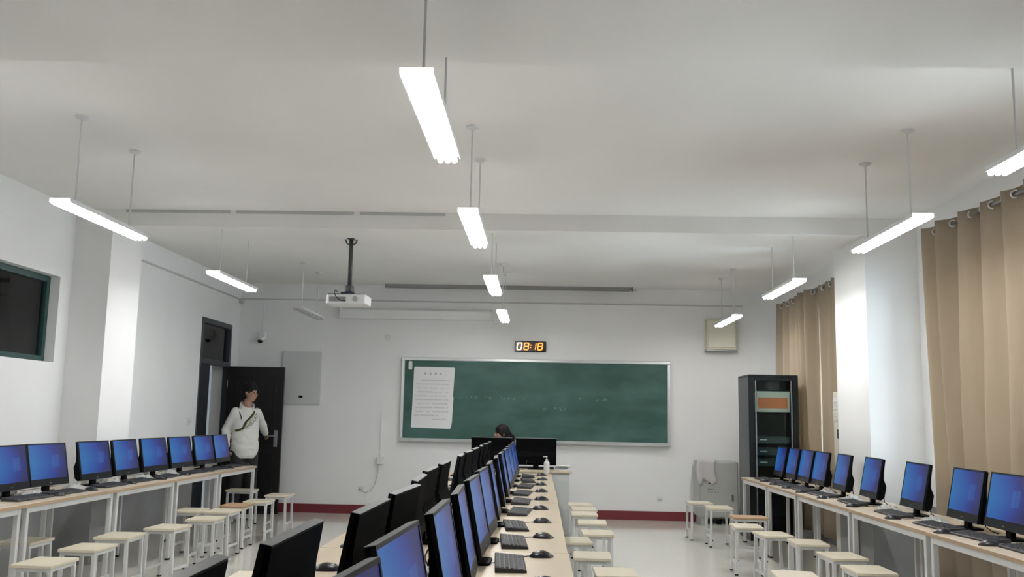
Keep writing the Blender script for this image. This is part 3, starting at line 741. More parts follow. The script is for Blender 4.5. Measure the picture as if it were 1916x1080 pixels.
for a, c, lb in ((5.1, 8.06, 'steel curtain rod holding the near tan curtain'), (9.5, 13.1, 'steel curtain rod holding the two far tan curtains')):
    t = thing('curtain_rod', lb, 'rod', (3.28, a, 3.01))
    MB().tube([(0, 0, 0), (0, c-a, 0)], .0125, 10).build('rod', STEEL, t, smooth=True)
    for y in (.02, c-a-.02):
        MB().ball((0, y, 0), .024).build('finial', STEEL, t, smooth=True)
        MB().box(0, XR-3.28, y-.012, y+.012, -.012, .012).build('bracket', STEEL, t)

# ------------------------------------------------------------------ rack, air conditioner, floor cabinet
rk = thing('server_rack', 'tall black server rack in the right front corner', 'rack', (2.82, 11.83, 0))
wd2, dp, hh = .30, .30, 1.97
MB().box(-wd2, -wd2+.012, -dp+.01, dp, .05, hh-.02).build('side_panel', RACKS, rk)
MB().box(wd2-.012, wd2, -dp+.01, dp, .05, hh-.02).build('side_panel', RACKS, rk)
MB().box(-wd2, wd2, -dp, dp, hh-.02, hh+.01).build('top_panel', RACK, rk, bevel=.004)
MB().box(-wd2, wd2, -dp, dp, 0, .05).build('plinth', RACK, rk)
MB().box(-wd2+.012, wd2-.012, dp-.012, dp, .05, hh-.02).build('back_panel', RACK, rk)
for s in (-1, 1):
    MB().box(s*(wd2-.035)-.035, s*(wd2-.035)+.035, -dp, -dp+.02, .05, hh-.02).build('door_stile', RACK, rk, bevel=.003)
    MB().box(s*.215-.008, s*.215+.008, -dp-.004, -dp+.012, .06, hh-.06).build('trim_strip', STEEL, rk)
MB().box(-wd2+.07, wd2-.07, -dp, -dp+.02, hh-.06, hh-.02).build('door_rail', RACK, rk)
MB().box(-.205, .205, -dp+.008, -dp+.011, .06, hh-.065).build('glass_pane', glass_mat('rack_glass', (.86, .92, .92), .03, 1.2), rk)
u = MB().box(-.20, .20, -dp+.02, .1, 1.53, 1.78).build('patch_box', CREAM, rk, bevel=.004)
MB().box(-.185, .17, -dp+.014, -dp+.02, 1.575, 1.705).build('orange_plate', ORANGE, u)
sw = mat('rack_unit_green_black', (.014, .030, .030), .4)
for z in (1.15, 1.01, .88):
    q = MB().box(-.20, .20, -dp+.03, .1, z, z+.085).build('rack_unit', sw, rk, bevel=.003)
    MB().box(-.165, -.08, -dp+.024, -dp+.03, z+.04, z+.052).build('silver_handle', ALU, q)
MB().box(-.20, .20, -dp+.03, .1, 1.79, 1.80).build('shelf', RACK, rk)
q = MB().box(-.05, .08, -dp+.05, -dp+.20, 1.802, 1.90).build('switch_box', mat('dark_brown_box', (.03, .018, .014), .5), rk)
MB().box(-.20, .20, -dp+.03, .1, .30, .55).build('lower_unit', RACK, rk)
ac = thing('air_conditioner', 'cream floor-standing air conditioner hidden behind the right column', 'air conditioner', (3.21, 9.745, 0), -PI/2)
MB().prism(rounded(.32, .36, .03), 2, .08, 1.73).build('cabinet', CREAM, ac, bevel=.008)
MB().prism(rounded(.30, .34, .03), 2, 0, .08).build('base', WPLAS, ac)
MB().box(-.01, .065, -.188, -.178, 1.255, 1.345).build('display', BLACKG, ac, bevel=.003)
MB().box(-.13, .13, -.186, -.178, 1.42, 1.66).build('outlet_frame', WPLAS, ac, bevel=.004)
for k in range(6): MB().box(-.12, .12, -.192, -.184, 1.44+k*.036, 1.455+k*.036).build('louvre', CREAM, ac)
MB().box(-.13, .13, -.186, -.178, .15, .95).build('intake_panel', CREAM, ac, bevel=.004)
fc = thing('floor_cabinet', 'grey steel charging cabinet on the floor at the right of the front wall', 'cabinet', (2.44, 13.33, 0))
gm = mat('grey_cabinet_steel', (.40, .415, .40), .45)
MB().box(-.27, .27, -.22, .22, .10, .86).build('body', gm, fc, bevel=.012)
MB().box(-.255, .255, -.228, -.22, .12, .845).build('door', gm, fc, bevel=.006)
MB().box(.17, .20, -.238, -.228, .33, .42).build('handle', STEEL, fc, bevel=.004)
for x in (-.11, .0, .11): MB().box(x-.035, x+.035, -.222, -.2, .02, .085).build('caster', BLACK, fc, bevel=.006)
MB().box(-.24, .24, -.20, .20, 0, .02).box(-.24, -.15, -.2, .2, .02, .1).box(.15, .24, -.2, .2, .02, .1).box(-.15, .15, .0, .2, .02, .1).build('base', gm, fc)
lg = MB(); lg.prism([(-.035, .0), (.035, .0), (.028, .012), (-.028, .012)], 1, -.2295, -.228, Matrix.Translation((-.11, 0, .56)))
lg.prism([(-.02, .018), (.02, .018), (.026, .05), (.008, .036), (-.008, .036), (-.026, .05)], 1, -.2295, -.228, Matrix.Translation((-.11, 0, .57)))
lg.prism([(-.035, .062), (.035, .062), (.025, .074), (-.025, .074)], 1, -.2295, -.228, Matrix.Translation((-.11, 0, .57))); lg.build('emblem', BLACK, fc)
strokes('lettering', -.15, -.06, .475, .018, BLACK, 50, fc, .015).location = (0, -.2245, 0)
strokes('lettering', -.15, .02, .44, .012, PRINT, 51, fc, .012).location = (0, -.2245, 0)
# cloth/papers over its top-left corner
pp = MB()
def drape(u, v):
    x = -.285+.25*u; s = v*.50
    if s < .25: y, z = -.05-s*.75, .868
    else: y, z = -.2385-.006*math.sin(u*9), .868-(s-.25)*.95*(1.35-.6*abs(u-.75))
    if s >= .25 and u < .25: z = min(z, .868-(s-.25)*1.3)
    return (x+(.02*math.sin(7*v)), y-.002*math.sin(14*u), z+.003*math.sin(20*u+3*v)+.003)
nu, nv = 12, 14; top = [drape(i/nu, j/nv) for j in range(nv+1) for i in range(nu+1)]
n = nu+1; fs = [(j*n+i, j*n+i+1, (j+1)*n+i+1, (j+1)*n+i) for j in range(nv) for i in range(nu)]
o2 = [(p[0], p[1]-.003, p[2]+.003) for p in top]; k = len(top)
fs += [(k+a, k+d, k+c, k+b_) for a, b_, c, d in fs]
bnd = [i for i in range(n)]+[j*n+nu for j in range(1, nv+1)]+[nv*n+i for i in range(nu-1, -1, -1)]+[j*n for j in range(nv-1, 0, -1)]
fs += [(bnd[i], bnd[(i+1) % len(bnd)], k+bnd[(i+1) % len(bnd)], k+bnd[i]) for i in range(len(bnd))]
pp.add(top+o2, fs); o = pp.build('draped_cloth', mat('grey_white_cloth', (.52, .50, .51), .8), smooth=True); o.location = (2.44, 13.33, 0)
tag(o, 'white cloth draped over the corner of the grey floor cabinet', 'cloth')

# ------------------------------------------------------------------ teacher's desk
td = thing('teacher_desk', 'grey teacher desk with pale wood top at the end of the central row', 'desk', (-.29, 11.74, 0))
MB().box(-.67, .67, -.36, .34, .752, .78).build('desk_top', TOP, td, bevel=.004)
MB().box(-.64, -.61, -.33, .31, 0, .752).build('side_panel', GREYBOX, td); MB().box(.61, .64, -.33, .31, 0, .752).build('side_panel', GREYBOX, td)
MB().box(-.61, .61, -.33, -.305, .04, .752).build('front_panel', GREYBOX, td)
for x, lb in ((-.60, 'left of the two black monitors with backs to the class on the teacher desk'), (-.055, 'right of the two black monitors with backs to the class on the teacher desk')):
    place_pc(x, 11.66, .78, PI/2, lb)
for x, n in ((-.60, 'left'), (-.055, 'right')):
    dup(kb, (x, 11.86, .78), PI/2, 'black keyboard behind the %s teacher monitor' % n); dup(ms, (x+.27, 11.88, .78), PI/2, 'black mouse behind the %s teacher monitor' % n)
# pump bottle
pb_ = thing('pump_bottle', 'white pump bottle of hand sanitiser at the end of the central row', 'bottle', (.075, 11.22, ZT))
MB().lathe([(.030, 0), (.034, .004), (.034, .125), (.030, .140), (.014, .150), (.013, .158)], 18).build('bottle_body', WPLAS, pb_, smooth=.8)
MB().lathe([(.016, .155), (.016, .172), (.010, .174), (.0055, .176), (.0055, .200)], 14).build('collar', WPLAS, pb_, smooth=.8)
MB().tube([(.008, 0, .203), (-.030, 0, .203), (-.042, 0, .197)], .0065, 8).build('pump_spout', WPLAS, pb_, smooth=True)
# papers on the desk
pr = thing('paper_stack', 'crumpled papers on the right end of the teacher desk', 'papers', (.27, 11.60, .78))
rnd = random.Random(4)
for k in range(4):
    g = 6; vs = []; z = .002+k*.012
    Mx = Matrix.Rotation(rnd.uniform(-.5, .5), 4, 'Z')
    for j in range(g+1):
        for i in range(g+1):
            p = Mx @ Vector(((i/g-.5)*.15, (j/g-.5)*.20, 0)); zz = z+.008+.03*(abs(noise.noise((p.x*9+k*3, p.y*9, k)))) * (1+k*.25)
            vs.append((p.x, p.y, zz))
    n = g+1; fs = [(j*n+i, j*n+i+1, (j+1)*n+i+1, (j+1)*n+i) for j in range(g) for i in range(g)]; kk = len(vs)
    lo = [(x, y, zz-.002 if k else 0.0) for x, y, zz in vs]
    fs += [(kk+a, kk+d, kk+c, kk+b_) for a, b_, c, d in fs]
    bnd = [i for i in range(n)]+[j*n+g for j in range(1, g+1)]+[g*n+i for i in range(g-1, -1, -1)]+[j*n for j in range(g-1, 0, -1)]
    fs += [(bnd[i], bnd[(i+1) % len(bnd)], kk+bnd[(i+1) % len(bnd)], kk+bnd[i]) for i in range(len(bnd))]
    MB().add(vs+lo, fs).build('sheet', PAPER if k != 1 else GREYBOX, pr)

# ------------------------------------------------------------------ power strips, adapters, cables on the tables
def make_strip():
    t = thing('power_strip', 'x', 'power strip', (0,0,0), 0, 'white power strips')
    MB().prism(rounded(.055, .32, .012), 2, 0, .032).build('case', WPLAS, t, bevel=.004)
    for k in range(4):
        MB().box(-.014, .014, -.12+k*.07-.018, -.12+k*.07+.018, .032, .0335).build('socket_face', PRINTL, t)
    MB().box(-.020, .020, .125, .140, .032, .037).build('switch', REDP, t)
    MB().box(-.016, .016, -.058, -.022, .0345, .062).build('plug', BLACK, t, bevel=.004)
    return t
def make_adapter():
    t = thing('power_adapter', 'x', 'adapter', (0,0,0), 0, 'white power adapters')
    MB().prism(rounded(.055, .12, .012), 2, 0, .034).build('brick', WPLAS, t, bevel=.006)
    MB().tube([(0, .06, .015), (.01, .09, .012), (.04, .13, .004), (.02, .19, .004)], .003, 6).build('lead', CABLEW, t, smooth=True)
    return t
strip = make_strip(); reg(strip); adp = make_adapter(); reg(adp)
def tangle(x, y, z, wx, wy, hgt, n, seed, mt, label):
    rnd = random.Random(seed); b = MB()
    for k in range(n):
        p = Vector((rnd.uniform(-wx, wx), rnd.uniform(-wy, wy), .006)); pts = []
        for i in range(14):
            pts.append(p.copy()); d = Vector((rnd.uniform(-.05, .05), rnd.uniform(-.09, .09), rnd.uniform(-.03, .03)))
            p = p+d; p.x = max(-wx, min(wx, p.x)); p.y = max(-wy, min(wy, p.y)); p.z = max(.006, min(hgt, p.z))
        sm = []
        for i in range(len(pts)-1):
            sm += [pts[i], pts[i].lerp(pts[i+1], .5)]
        for _ in range(2): sm = [sm[0]]+[(sm[i-1]+sm[i]*2+sm[i+1])/4 for i in range(1, len(sm)-1)]+[sm[-1]]
        b.tube(sm, .0038, 5)
    o = b.build('cable_tangle', mt, smooth=True, fix=False); o.location = (x, y, z); nf = len(o.data.polygons)
    for i_, p_ in enumerate(o.data.polygons): p_.material_index = 1 if i_ > nf*.66 else 0
    return tag(o, label, 'cables', 'cable tangles', 'stuff')
for i in range(8):
    yc = (TCY[i]+TCY[i+1])/2; n = ORD[i+1]; lb = 'between the central computer rows, %s from the teacher' % n
    o = strip if i == 0 else dup(strip, (0,0,0), 0, '')
    o.location = (-.435+.008*(-1)**i, yc+.0, ZT); o.rotation_euler = (0, 0, R(3*(-1)**i)); o['label'] = 'white power strip '+lb
    for k, (dx, dy) in enumerate(((.045, .36), (.02, -.36))):
        q = adp if (i == 0 and k == 0) else dup(adp, (0,0,0), 0, '')
        q.location = (-.465+dx, yc+dy, ZT); q.rotation_euler = (0, 0, R(random.uniform(-15, 15))); q['label'] = 'white power adapter %s the %s central power strip from the teacher' % ('behind' if k == 0 else 'before', n)
    tangle(-.43, yc, ZT, .055, .58, .13, 12, 30+i, [CABLE, CABLEW], 'tangle of black and white cables '+lb)
# strips and adapters on the wall rows (behind and between the screens)
def wl_strip(x, y, rz, lb): dup(strip, (x, y, ZT), rz, lb)
for y, n in ((8.45, 'between the fourth and fifth'), (7.05, 'behind the seventh'), (9.75, 'between the third and fourth')):
    wl_strip(-4.03, y, R(2), 'white power strip %s left-wall computers, against the wall' % n)
for y, n in ((8.35, 'between the fifth and sixth'), (6.63, 'between the seventh and eighth'), (7.5, 'between the sixth and seventh')):
    wl_strip(2.91, y, R(-3), 'white power strip %s window-side computers, against the wall' % n)
# loose plastic dust sheets behind the wall-row keyboards
PLAS = mat('clear_plastic_wrap', (.62, .63, .62), .25, trans=(.35, (.8, .8, .8)))
def wrap(x, y, w, l, seed, label):
    rnd = random.Random(seed); g = 10; vs = []
    for j in range(g+1):
        for i in range(g+1):
            u, v = i/g-.5, j/g-.5; e = (1-abs(2*u)**4)*(1-abs(2*v)**4)
            vs.append((u*w, v*l, .003+e*(.012+.055*abs(noise.noise((u*6+seed, v*9, seed*1.7))))))
    n = g+1; fs = [(j*n+i, j*n+i+1, (j+1)*n+i+1, (j+1)*n+i) for j in range(g) for i in range(g)]; kk = len(vs)
    lo = [(a, b_, 0) for a, b_, c in vs]; fs += [(kk+a, kk+d, kk+c, kk+b_) for a, b_, c, d in fs]
    bnd = [i for i in range(n)]+[j*n+g for j in range(1, g+1)]+[g*n+i for i in range(g-1, -1, -1)]+[j*n for j in range(g-1, 0, -1)]
    fs += [(bnd[i], bnd[(i+1) % len(bnd)], kk+bnd[(i+1) % len(bnd)], kk+bnd[i]) for i in range(len(bnd))]
    o = MB().add(vs+lo, fs).build('plastic_wrap', PLAS); o.location = (x, y, ZT); return tag(o, label, 'plastic wrap', 'crumpled plastic wraps')
for k, (a, b_, y) in enumerate((('seventh', 'eighth', 7.07), ('sixth', 'seventh', 7.73), ('fifth', 'sixth', 8.43), ('fourth', 'fifth', 9.06), ('third', 'fourth', 9.73))):
    wrap(-3.83, y, .12, .27, k+1, 'crumpled clear plastic wrap between %s and %s left-wall computers from the door' % (a, b_))
for k, (a, b_, y) in enumerate((('fourth', 'fifth', 9.08), ('fifth', 'sixth', 8.36), ('sixth', 'seventh', 7.52), ('seventh', 'eighth', 6.64))):
    wrap(2.71, y, .12, .28, k+7, 'crumpled clear plastic wrap between %s and %s window-side computers from the rack' % (a, b_))

# ------------------------------------------------------------------ people
def remeshed(mb, name, mt, parent, voxel=.010, smooth_it=4):
    o = mb.build(name, mt, None, fix=True)
    md = o.modifiers.new('r', 'REMESH'); md.mode = 'VOXEL'; md.voxel_size = voxel; md.use_smooth_shade = True
    sm = o.modifiers.new('s', 'SMOOTH'); sm.iterations = smooth_it; sm.factor = .5
    dg = bpy.context.evaluated_depsgraph_get(); dg.update()
    me = bpy.data.meshes.new_from_object(o.evaluated_get(dg)); me.name = name
    bpy.data.objects.remove(o)
    me.materials.clear(); me.materials.append(mt)
    for p in me.polygons: p.use_smooth = True
    return link(name, me, parent)
def limb(b, pts, radii, n=12):
    b.tube(pts, radii, n)
    for p, r_ in zip(pts, radii): b.ball(p, r_, 12, 8)
def head_parts(b, c, f, s, k=1.0):
    """head centre c, facing f (unit), side s (his left)"""
    c, f, s = Vector(c), Vector(f), Vector(s); up = f.cross(s)*1.0
    if up.z < 0: up = -up
    M = Matrix((f, s, up)).transposed()
    def P(x, y, z): return c+M @ (Vector((x, y, z))*k)
    b.ball(P(-.005, 0, .03), [.094*k, .074*k, .092*k], 16, 12, M)
    b.ball(P(.022, 0, -.035), [.066*k, .058*k, .078*k], 14, 10, M)
    b.ball(P(.050, 0, -.090), [.026*k, .028*k, .022*k], 10, 8, M)             # chin
    b.ball(P(.070, 0, .028), [.018*k, .046*k, .014*k], 10, 8, M)              # brow
    b.tube([P(.082, 0, .012), P(.100, 0, -.014), P(.108, 0, -.030)], [.008*k, .012*k, .014*k], 8)   # nose
    b.ball(P(.104, 0, -.032), .0135*k, 8, 6)
    b.ball(P(.084, 0, -.058), [.010*k, .024*k, .006*k], 8, 6, M); b.ball(P(.082, 0, -.068), [.011*k, .022*k, .006*k], 8, 6, M)
    for q in (-1, 1):
        b.ball(P(.055, q*.040, -.018), [.026*k, .022*k, .024*k], 8, 6, M)
        b.ball(P(-.006, q*.076, -.004), [.020*k, .009*k, .031*k], 8, 6, M)     # ears
    return P, M
def hand(b, wrist, d, palmn, k=1.0, curl=.35, thumb_side=1):
    """d = direction of the fingers, palmn = direction the palm faces"""
    w, d = Vector(wrist), Vector(d).normalized(); pn = Vector(palmn); pn = (pn-d*pn.dot(d)).normalized(); sd = d.cross(pn)*thumb_side
    c = w+d*.045*k
    Mx = Matrix((d, sd, pn)).transposed()
    b.ball(c, [.050*k, .040*k, .016*k], 12, 8, Mx)
    for i, (o, ln) in enumerate(((.027, .070), (.009, .078), (-.009, .073), (-.026, .058))):
        p0 = w+(d*.075+sd*o)*k; a = curl*(1+.15*i); pts = [p0]; dd = d.copy()
        for sg in (.45, .32, .23):
            dd = (dd*math.cos(a)+pn*math.sin(a)).normalized() if sg == .45 else (dd*math.cos(a)+(pn-dd*pn.dot(dd)).normalized()*math.sin(a)).normalized()
            pts.append(pts[-1]+dd*ln*sg*k)
        b.tube(pts, [.0095*k, .0088*k, .0078*k, .0065*k], 8); b.ball(pts[-1], .0066*k, 8, 6); b.ball(p0, .0098*k, 8, 6)
    t0 = w+(d*.020+sd*.026)*k; t1 = t0+(d*.032+sd*.026+pn*.010)*k; t2 = t1+(d*.030+sd*.004+pn*.012)*k
    b.tube([t0, t1, t2], [.013*k, .0105*k, .008*k], 8); b.ball(t2, .008*k, 8, 6); b.ball(t1, .0107*k, 8, 6)

# -- person by the door: white jacket, black trousers, looks towards +x and reaches for the door handle
P1 = thing('person', 'person in white striped jacket and black trousers reaching for the door handle', 'person', (-3.92, 12.44, 0))
F = Vector((.68, -.733, 0)); S = Vector((.733, .68, 0)); UP = Vector((0,0,1))          # torso facing, his left side
def T3(f, s, z): return F*f+S*s+UP*z
HF = Vector((.97, -.24, 0)).normalized(); HS = Vector((.24, .97, 0)).normalized()
headc = T3(.035, .02, 1.655)
Lsh, Rsh = T3(0, .150, 1.405), T3(0, -.150, 1.405)
Lel, Lwr = Vector((.125, .335, 1.235)), Vector((.105, .565, 1.115))
Rel, Rwr = Vector((-.235, -.07, 1.165)), Vector((-.17, -.22, .96))
Lhip, Rhip = T3(0, .09, .90), T3(0, -.09, .90)
Lkn, Rkn = T3(.04, .10, .49), T3(.02, -.10, .49)
Lan, Ran = T3(.01, .11, .09), T3(-.03, -.11, .09)
b = MB()
PH, MH = head_parts(b, headc, HF, HS, 1.0)
b.loft([(T3(.0, 0, 1.40), F*.055, S*.062), (T3(.010, .004, 1.48), F*.052, S*.054), (T3(.02, .012, 1.58), F*.054, S*.054)], 14)
b.loft([(T3(0, 0, .86), F*.10, S*.155), (T3(0, 0, 1.0), F*.095, S*.14), (T3(0, 0, 1.2), F*.105, S*.155), (T3(0, 0, 1.34), F*.09, S*.13), (T3(0, 0, 1.41), F*.055, S*.085)], 20)
for sh_, el, wr in ((Lsh, Lel, Lwr), (Rsh, Rel, Rwr)): limb(b, [sh_, (sh_+el)/2, el, (el+wr)/2, wr], [.042, .042, .040, .036, .027])
for hp_, kn, an in ((Lhip, Lkn, Lan), (Rhip, Rkn, Ran)):
    limb(b, [hp_, (hp_+kn)/2, kn, kn.lerp(an, .35), an], [.085, .075, .055, .052, .036])
    b.ball(an+F*.06-UP*.055, [.11, .042, .035], 12, 8, Matrix((F, S, UP)).transposed())
hand(b, Lwr, (Vector((.115, .62, 1.08))-Lwr)+Vector((0, .06, -.01)), (-.6, .1, -.8), 1.0, .45, 1)
hand(b, Rwr, (.35, -.3, -.85), (.7, .3, -.1), 1.0, .35, -1)
body = remeshed(b, 'body', SKIN, P1, .009, 3)
# jacket
JACK = mat('white_track_jacket', (.70, .70, .67), .75, bump=.25, bscale=9)
b = MB()
sec = [(.80, .128, .150, .0), (.84, .148, .172, .0), (.93, .160, .185, .005), (1.06, .152, .178, .008), (1.22, .142, .175, .008), (1.34, .128, .168, .0), (1.41, .100, .138, -.006), (1.472, .070, .086, -.010)]
b.loft([(T3(o_, 0, z), F*a, S*w_) for z, a, w_, o_ in sec], 28)
for sh_, el, wr in ((Lsh, Lel, Lwr), (Rsh, Rel, Rwr)):
    limb(b, [sh_, (sh_+el)/2, el, (el+wr)/2, wr.lerp(el, .06)], [.062, .062, .060, .054, .046], 14)
jk = remeshed(b, 'jacket', JACK, P1, .010, 4)
for v in jk.data.vertices:
    p_ = v.co; n_ = noise.noise((p_.x*9, p_.y*9, p_.z*16)); v.co = p_+v.normal*(.007*n_+.004*noise.noise((p_.x*25, p_.y*25, p_.z*40)))
bev = BVHTree.FromObject(jk, bpy.context.evaluated_depsgraph_get())
# collar: two raised flaps
b = MB()
def arc(a0, a1, r1, r2, z1, z2, n=14):
    lo, hi = [], []
    for i in range(n+1):
        a = a0+(a1-a0)*i/n; d_ = F*math.cos(a)+S*math.sin(a); lo.append((d_, a)); 
    return lo
for q in (-1, 1):
    rg = []
    for i in range(13):
        a = q*(R(34)+(R(180)-R(34))*i/12); front = 1-i/12
        d_ = F*math.cos(a)*1.0+S*math.sin(a)*1.06; base = T3(.0, .0, 1.462-.085*front**2)
        p0 = base+d_*(.078+.012*front); p1 = T3(.005, .004, 1.545-.075*front**2.2)+d_*(.072+.012*front); out = d_*.010
        rg.append([p0, p0+out, p1+out*.9, p1])
    b.rings(rg)
b.build('collar', JACK, P1, smooth=.9)
# stripes and lettering, printed on the jacket front (projected on its surface)
def project(p, off):
    """p: point in front of the chest, cast towards the torso axis"""
    d_ = -F
    h, nrm, _, _ = bev.ray_cast(p+F*.4, d_)
    if h is None: return None
    return h+(nrm if nrm.dot(F) > 0 else -nrm)*off
def band(path, width, mt, name, off, n=30):
    b = MB(); rg = []
    pts = []
    for i in range(n+1):
        t_ = i/n*(len(path)-1); k_ = min(int(t_), len(path)-2); f_ = t_-k_
        pts.append((path[k_][0]*(1-f_)+path[k_+1][0]*f_, path[k_][1]*(1-f_)+path[k_+1][1]*f_))
    for i, (s_, z_) in enumerate(pts):
        a, c = pts[max(i-1, 0)], pts[min(i+1, n)]; dx, dz = c[0]-a[0], c[1]-a[1]; l_ = math.hypot(dx, dz) or 1
        nx, nz = -dz/l_, dx/l_
        row = [project(T3(0, s_+nx*w_, z_+nz*w_), off) for w_ in (-width/2, 0, width/2)]
        if any(r_ is None for r_ in row): continue
        rg.append(row+[p-F*.004 for p in reversed(row)])
    if len(rg) > 1: b.rings(rg); return b.build(name, mt, P1)
STR = mat('dark_olive_stripe', (.022, .026, .014), .7); STY = mat('yellow_green_edge', (.45, .47, .18), .7)
band([(-.165, 1.160), (-.10, 1.19), (-.055, 1.285), (.045, 1.375), (.080, 1.42)], .024, STR, 'stripe', .003)
band([(-.165, 1.142), (-.09, 1.172), (-.043, 1.270), (.056, 1.360), (.090, 1.405)], .009, STY, 'stripe_edge', .0035)
band([(-.125, 1.41), (-.115, 1.37), (-.112, 1.31)], .010, STR, 'shoulder_piping', .003, 10)
cu = bpy.data.curves.new('lettering', 'FONT'); cu.body = 'WAIIDUNT'; cu.size = .088; cu.shear = .25; cu.resolution_u = 2
to = bpy.data.objects.new('lettering', cu); C.objects.link(to); dg = bpy.context.evaluated_depsgraph_get(); dg.update()
tm = bpy.data.meshes.new_from_object(to.evaluated_get(dg)); bpy.data.objects.remove(to)
bm = bmesh.new(); bm.from_mesh(tm); bmesh.ops.triangulate(bm, faces=bm.faces); bmesh.ops.subdivide_edges(bm, edges=bm.edges, cuts=1)
ca, sa = math.cos(R(40)), math.sin(R(40)); ok = True
for v in bm.verts:
    x, y = v.co.x*.62, v.co.y; s_, z_ = -.065+x*ca-y*sa, 1.165+x*sa+y*ca
    q = project(T3(0, max(-.15, min(.145, s_)), z_), .0035)
    v.co = q if q is not None else T3(.15, s_, z_)
ex = bmesh.ops.extrude_face_region(bm, geom=list(bm.faces))
for v in [g for g in ex['geom'] if isinstance(g, bmesh.types.BMVert)]: v.co -= F*.003
bm.to_mesh(tm); bm.free(); tm.materials.clear(); tm.materials.append(mat('grey_letters', (.10, .11, .10), .7)); link('lettering', tm, P1)
# trousers, shoes, hair, eyes
b = MB()
b.loft([(T3(0, 0, .80), F*.115, S*.165), (T3(0, 0, .93), F*.112, S*.155), (T3(0, 0, 1.0), F*.10, S*.145)], 20)
for hp_, kn, an in ((Lhip, Lkn, Lan), (Rhip, Rkn, Ran)): limb(b, [hp_-UP*.03, (hp_+kn)/2, kn, kn.lerp(an, .5), an+UP*.0], [.100, .092, .078, .072, .066], 14)
remeshed(b, 'trousers', CLOTHB, P1, .011, 4)
for an in (Lan, Ran):
    b = MB(); M3 = Matrix((F, S, UP)).transposed()
    b.ball(an+F*.055-UP*.048, [.135, .050, .042], 16, 8, M3); b.ball(an-UP*.035, [.06, .048, .055], 12, 8, M3)
    o = remeshed(b, 'shoe', SHOE, P1, .009, 2)
    z = min(v.co.z for v in o.data.vertices)
    for v in o.data.vertices: v.co.z = max(v.co.z-z*.0, .001)
def hair_short(PH, MH, parent, k=1.0):
    b = MB(); rnd = random.Random(3)
    b.ball(PH(-.014, 0, .048), [.102, .084, .094], 18, 12, MH)
    b.ball(PH(-.055, 0, .0), [.062, .076, .075], 14, 10, MH)
    for i in range(26):
        a = rnd.uniform(-1.4, 1.4); e = rnd.uniform(.1, 1.2)
        b.ball(PH(.09*math.cos(a)*math.cos(e)-.01, .078*math.sin(a)*math.cos(e), .052+.09*math.sin(e)), [.022, .022, .020], 8, 6, MH)
    for y in (-.05, -.025, 0, .025, .05): b.ball(PH(.078-abs(y)*.4, y, .058), [.018, .018, .026], 8, 6, MH)
    for q in (-1, 1): b.ball(PH(.018, q*.072, .030), [.016, .010, .030], 8, 6, MH)
    return remeshed(b, 'hair', HAIR, parent, .007, 1)
hair_short(PH, MH, P1)
EYE = mat('dark_eye', (.01, .008, .007), .2)
for q in (-1, 1): MB().ball(PH(.080, q*.031, .008), .0085, 10, 8).build('eye', EYE, P1, smooth=True)

# -- teacher, seated behind the desk, head turned to the left
P2 = thing('person', 'seated person with black tied-back hair behind the teacher desk monitors', 'person', (-.50, 12.52, 0))
F = Vector((-.35, -.94, 0)).normalized(); S = Vector((.94, -.35, 0)).normalized()
HF2 = Vector((-.93, -.37, 0)).normalized(); HS2 = Vector((.37, -.93, 0)).normalized()
hc = T3(.05, 0, 1.185)
Lsh, Rsh = T3(.01, .165, .965), T3(.01, -.165, .965)
Lel, Rel = T3(.10, .22, .74), T3(.10, -.22, .74); Lwr, Rwr = T3(.26, .10, .80), T3(.26, -.10, .80)
b = MB(); PH2, MH2 = head_parts(b, hc, HF2, HS2, .94)
b.loft([(T3(.005, 0, .95), F*.05, S*.056), (T3(.02, 0, 1.03), F*.046, S*.048), (T3(.03, 0, 1.12), F*.05, S*.05)], 14)
b.loft([(T3(0, 0, .48), F*.12, S*.16), (T3(0, 0, .60), F*.10, S*.135), (T3(.005, 0, .78), F*.10, S*.14), (T3(.01, 0, .92), F*.09, S*.15), (T3(.01, 0, .99), F*.05, S*.10)], 18)
for sh_, el, wr, ts in ((Lsh, Lel, Lwr, 1), (Rsh, Rel, Rwr, -1)):
    limb(b, [sh_, (sh_+el)/2, el, (el+wr)/2, wr], [.048, .042, .036, .031, .024]); hand(b, wr, F+UP*-.05, (0, 0, -1), .92, .2, ts)
Hs = []
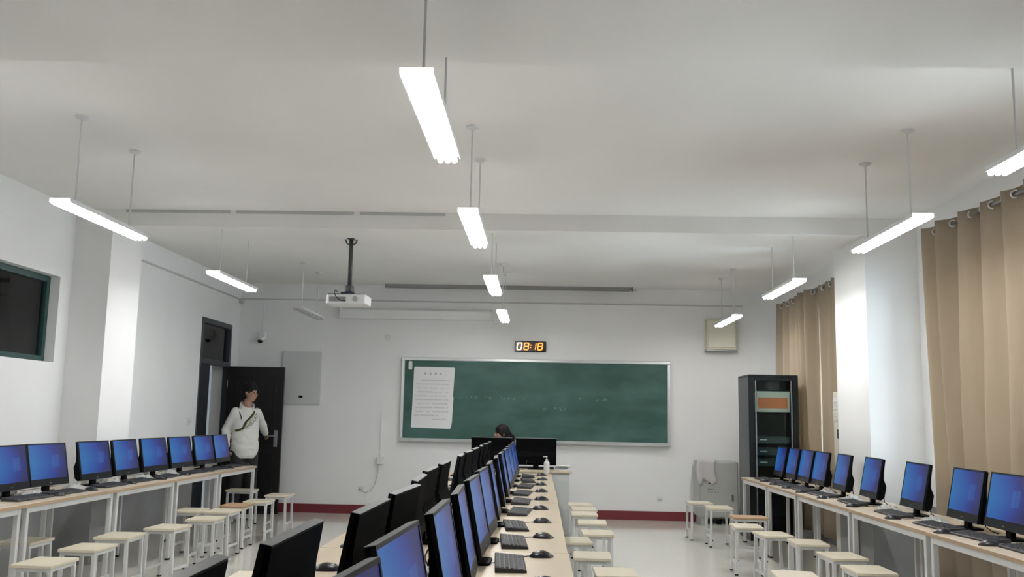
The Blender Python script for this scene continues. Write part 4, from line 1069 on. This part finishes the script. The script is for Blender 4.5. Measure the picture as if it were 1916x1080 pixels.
for s_ in (-1, 1):
    hp_, kn, an = T3(.02, s_*.09, .538), T3(.24, s_*.11, .52), T3(.20, s_*.11, .08)
    Hs.append((hp_, kn, an)); limb(b, [hp_, (hp_+kn)/2, kn, kn.lerp(an, .4), an], [.078, .07, .052, .046, .034])
    b.ball(an+F*.05-UP*.045, [.10, .038, .033], 12, 8, Matrix((F, S, UP)).transposed())
remeshed(b, 'body', SKIN, P2, .010, 3)
b = MB(); b.loft([(T3(0, 0, .50), F*.135, S*.175), (T3(0, 0, .62), F*.12, S*.155), (T3(.005, 0, .78), F*.12, S*.16), (T3(.01, 0, .92), F*.11, S*.165), (T3(.01, 0, 1.00), F*.07, S*.12)], 20)
for sh_, el, wr in ((Lsh, Lel, Lwr), (Rsh, Rel, Rwr)): limb(b, [sh_, (sh_+el)/2, el, (el+wr)/2, wr.lerp(el, .1)], [.066, .060, .052, .045, .038])
remeshed(b, 'jacket', CLOTHB, P2, .011, 3)
b = MB()
for hp_, kn, an in Hs: limb(b, [hp_, (hp_+kn)/2, kn, kn.lerp(an, .5), an+UP*.01], [.092, .084, .066, .058, .05], 12)
remeshed(b, 'trousers', CLOTHB, P2, .011, 3)
for hp_, kn, an in Hs:
    b = MB(); b.ball(an+F*.05-UP*.043, [.115, .044, .036], 14, 8, Matrix((F, S, UP)).transposed()); b.ball(an-UP*.03, [.05, .042, .045], 10, 8, Matrix((F, S, UP)).transposed())
    remeshed(b, 'shoe', CLOTHB, P2, .010, 2)
b = MB()
b.ball(PH2(-.016, 0, .040), [.100, .084, .096], 18, 12, MH2); b.ball(PH2(-.05, 0, -.01), [.066, .078, .08], 14, 10, MH2)
b.ball(PH2(-.115, 0, .0), [.035, .04, .04], 12, 8, MH2)
b.tube([PH2(-.12, 0, .0), PH2(-.16, 0, -.04), PH2(-.17, 0, -.12), PH2(-.155, 0, -.21)], [.026, .038, .034, .012], 12)
for q in (-1, 1): b.ball(PH2(.012, q*.072, .02), [.030, .012, .05], 10, 8, MH2)
for y in (-.045, 0, .045): b.ball(PH2(.066-abs(y)*.4, y, .075), [.026, .024, .022], 8, 6, MH2)
remeshed(b, 'hair', HAIR, P2, .008, 1)
for q in (-1, 1): MB().ball(PH2(.080, q*.031, .008), .008, 10, 8).build('eye', EYE, P2, smooth=True)
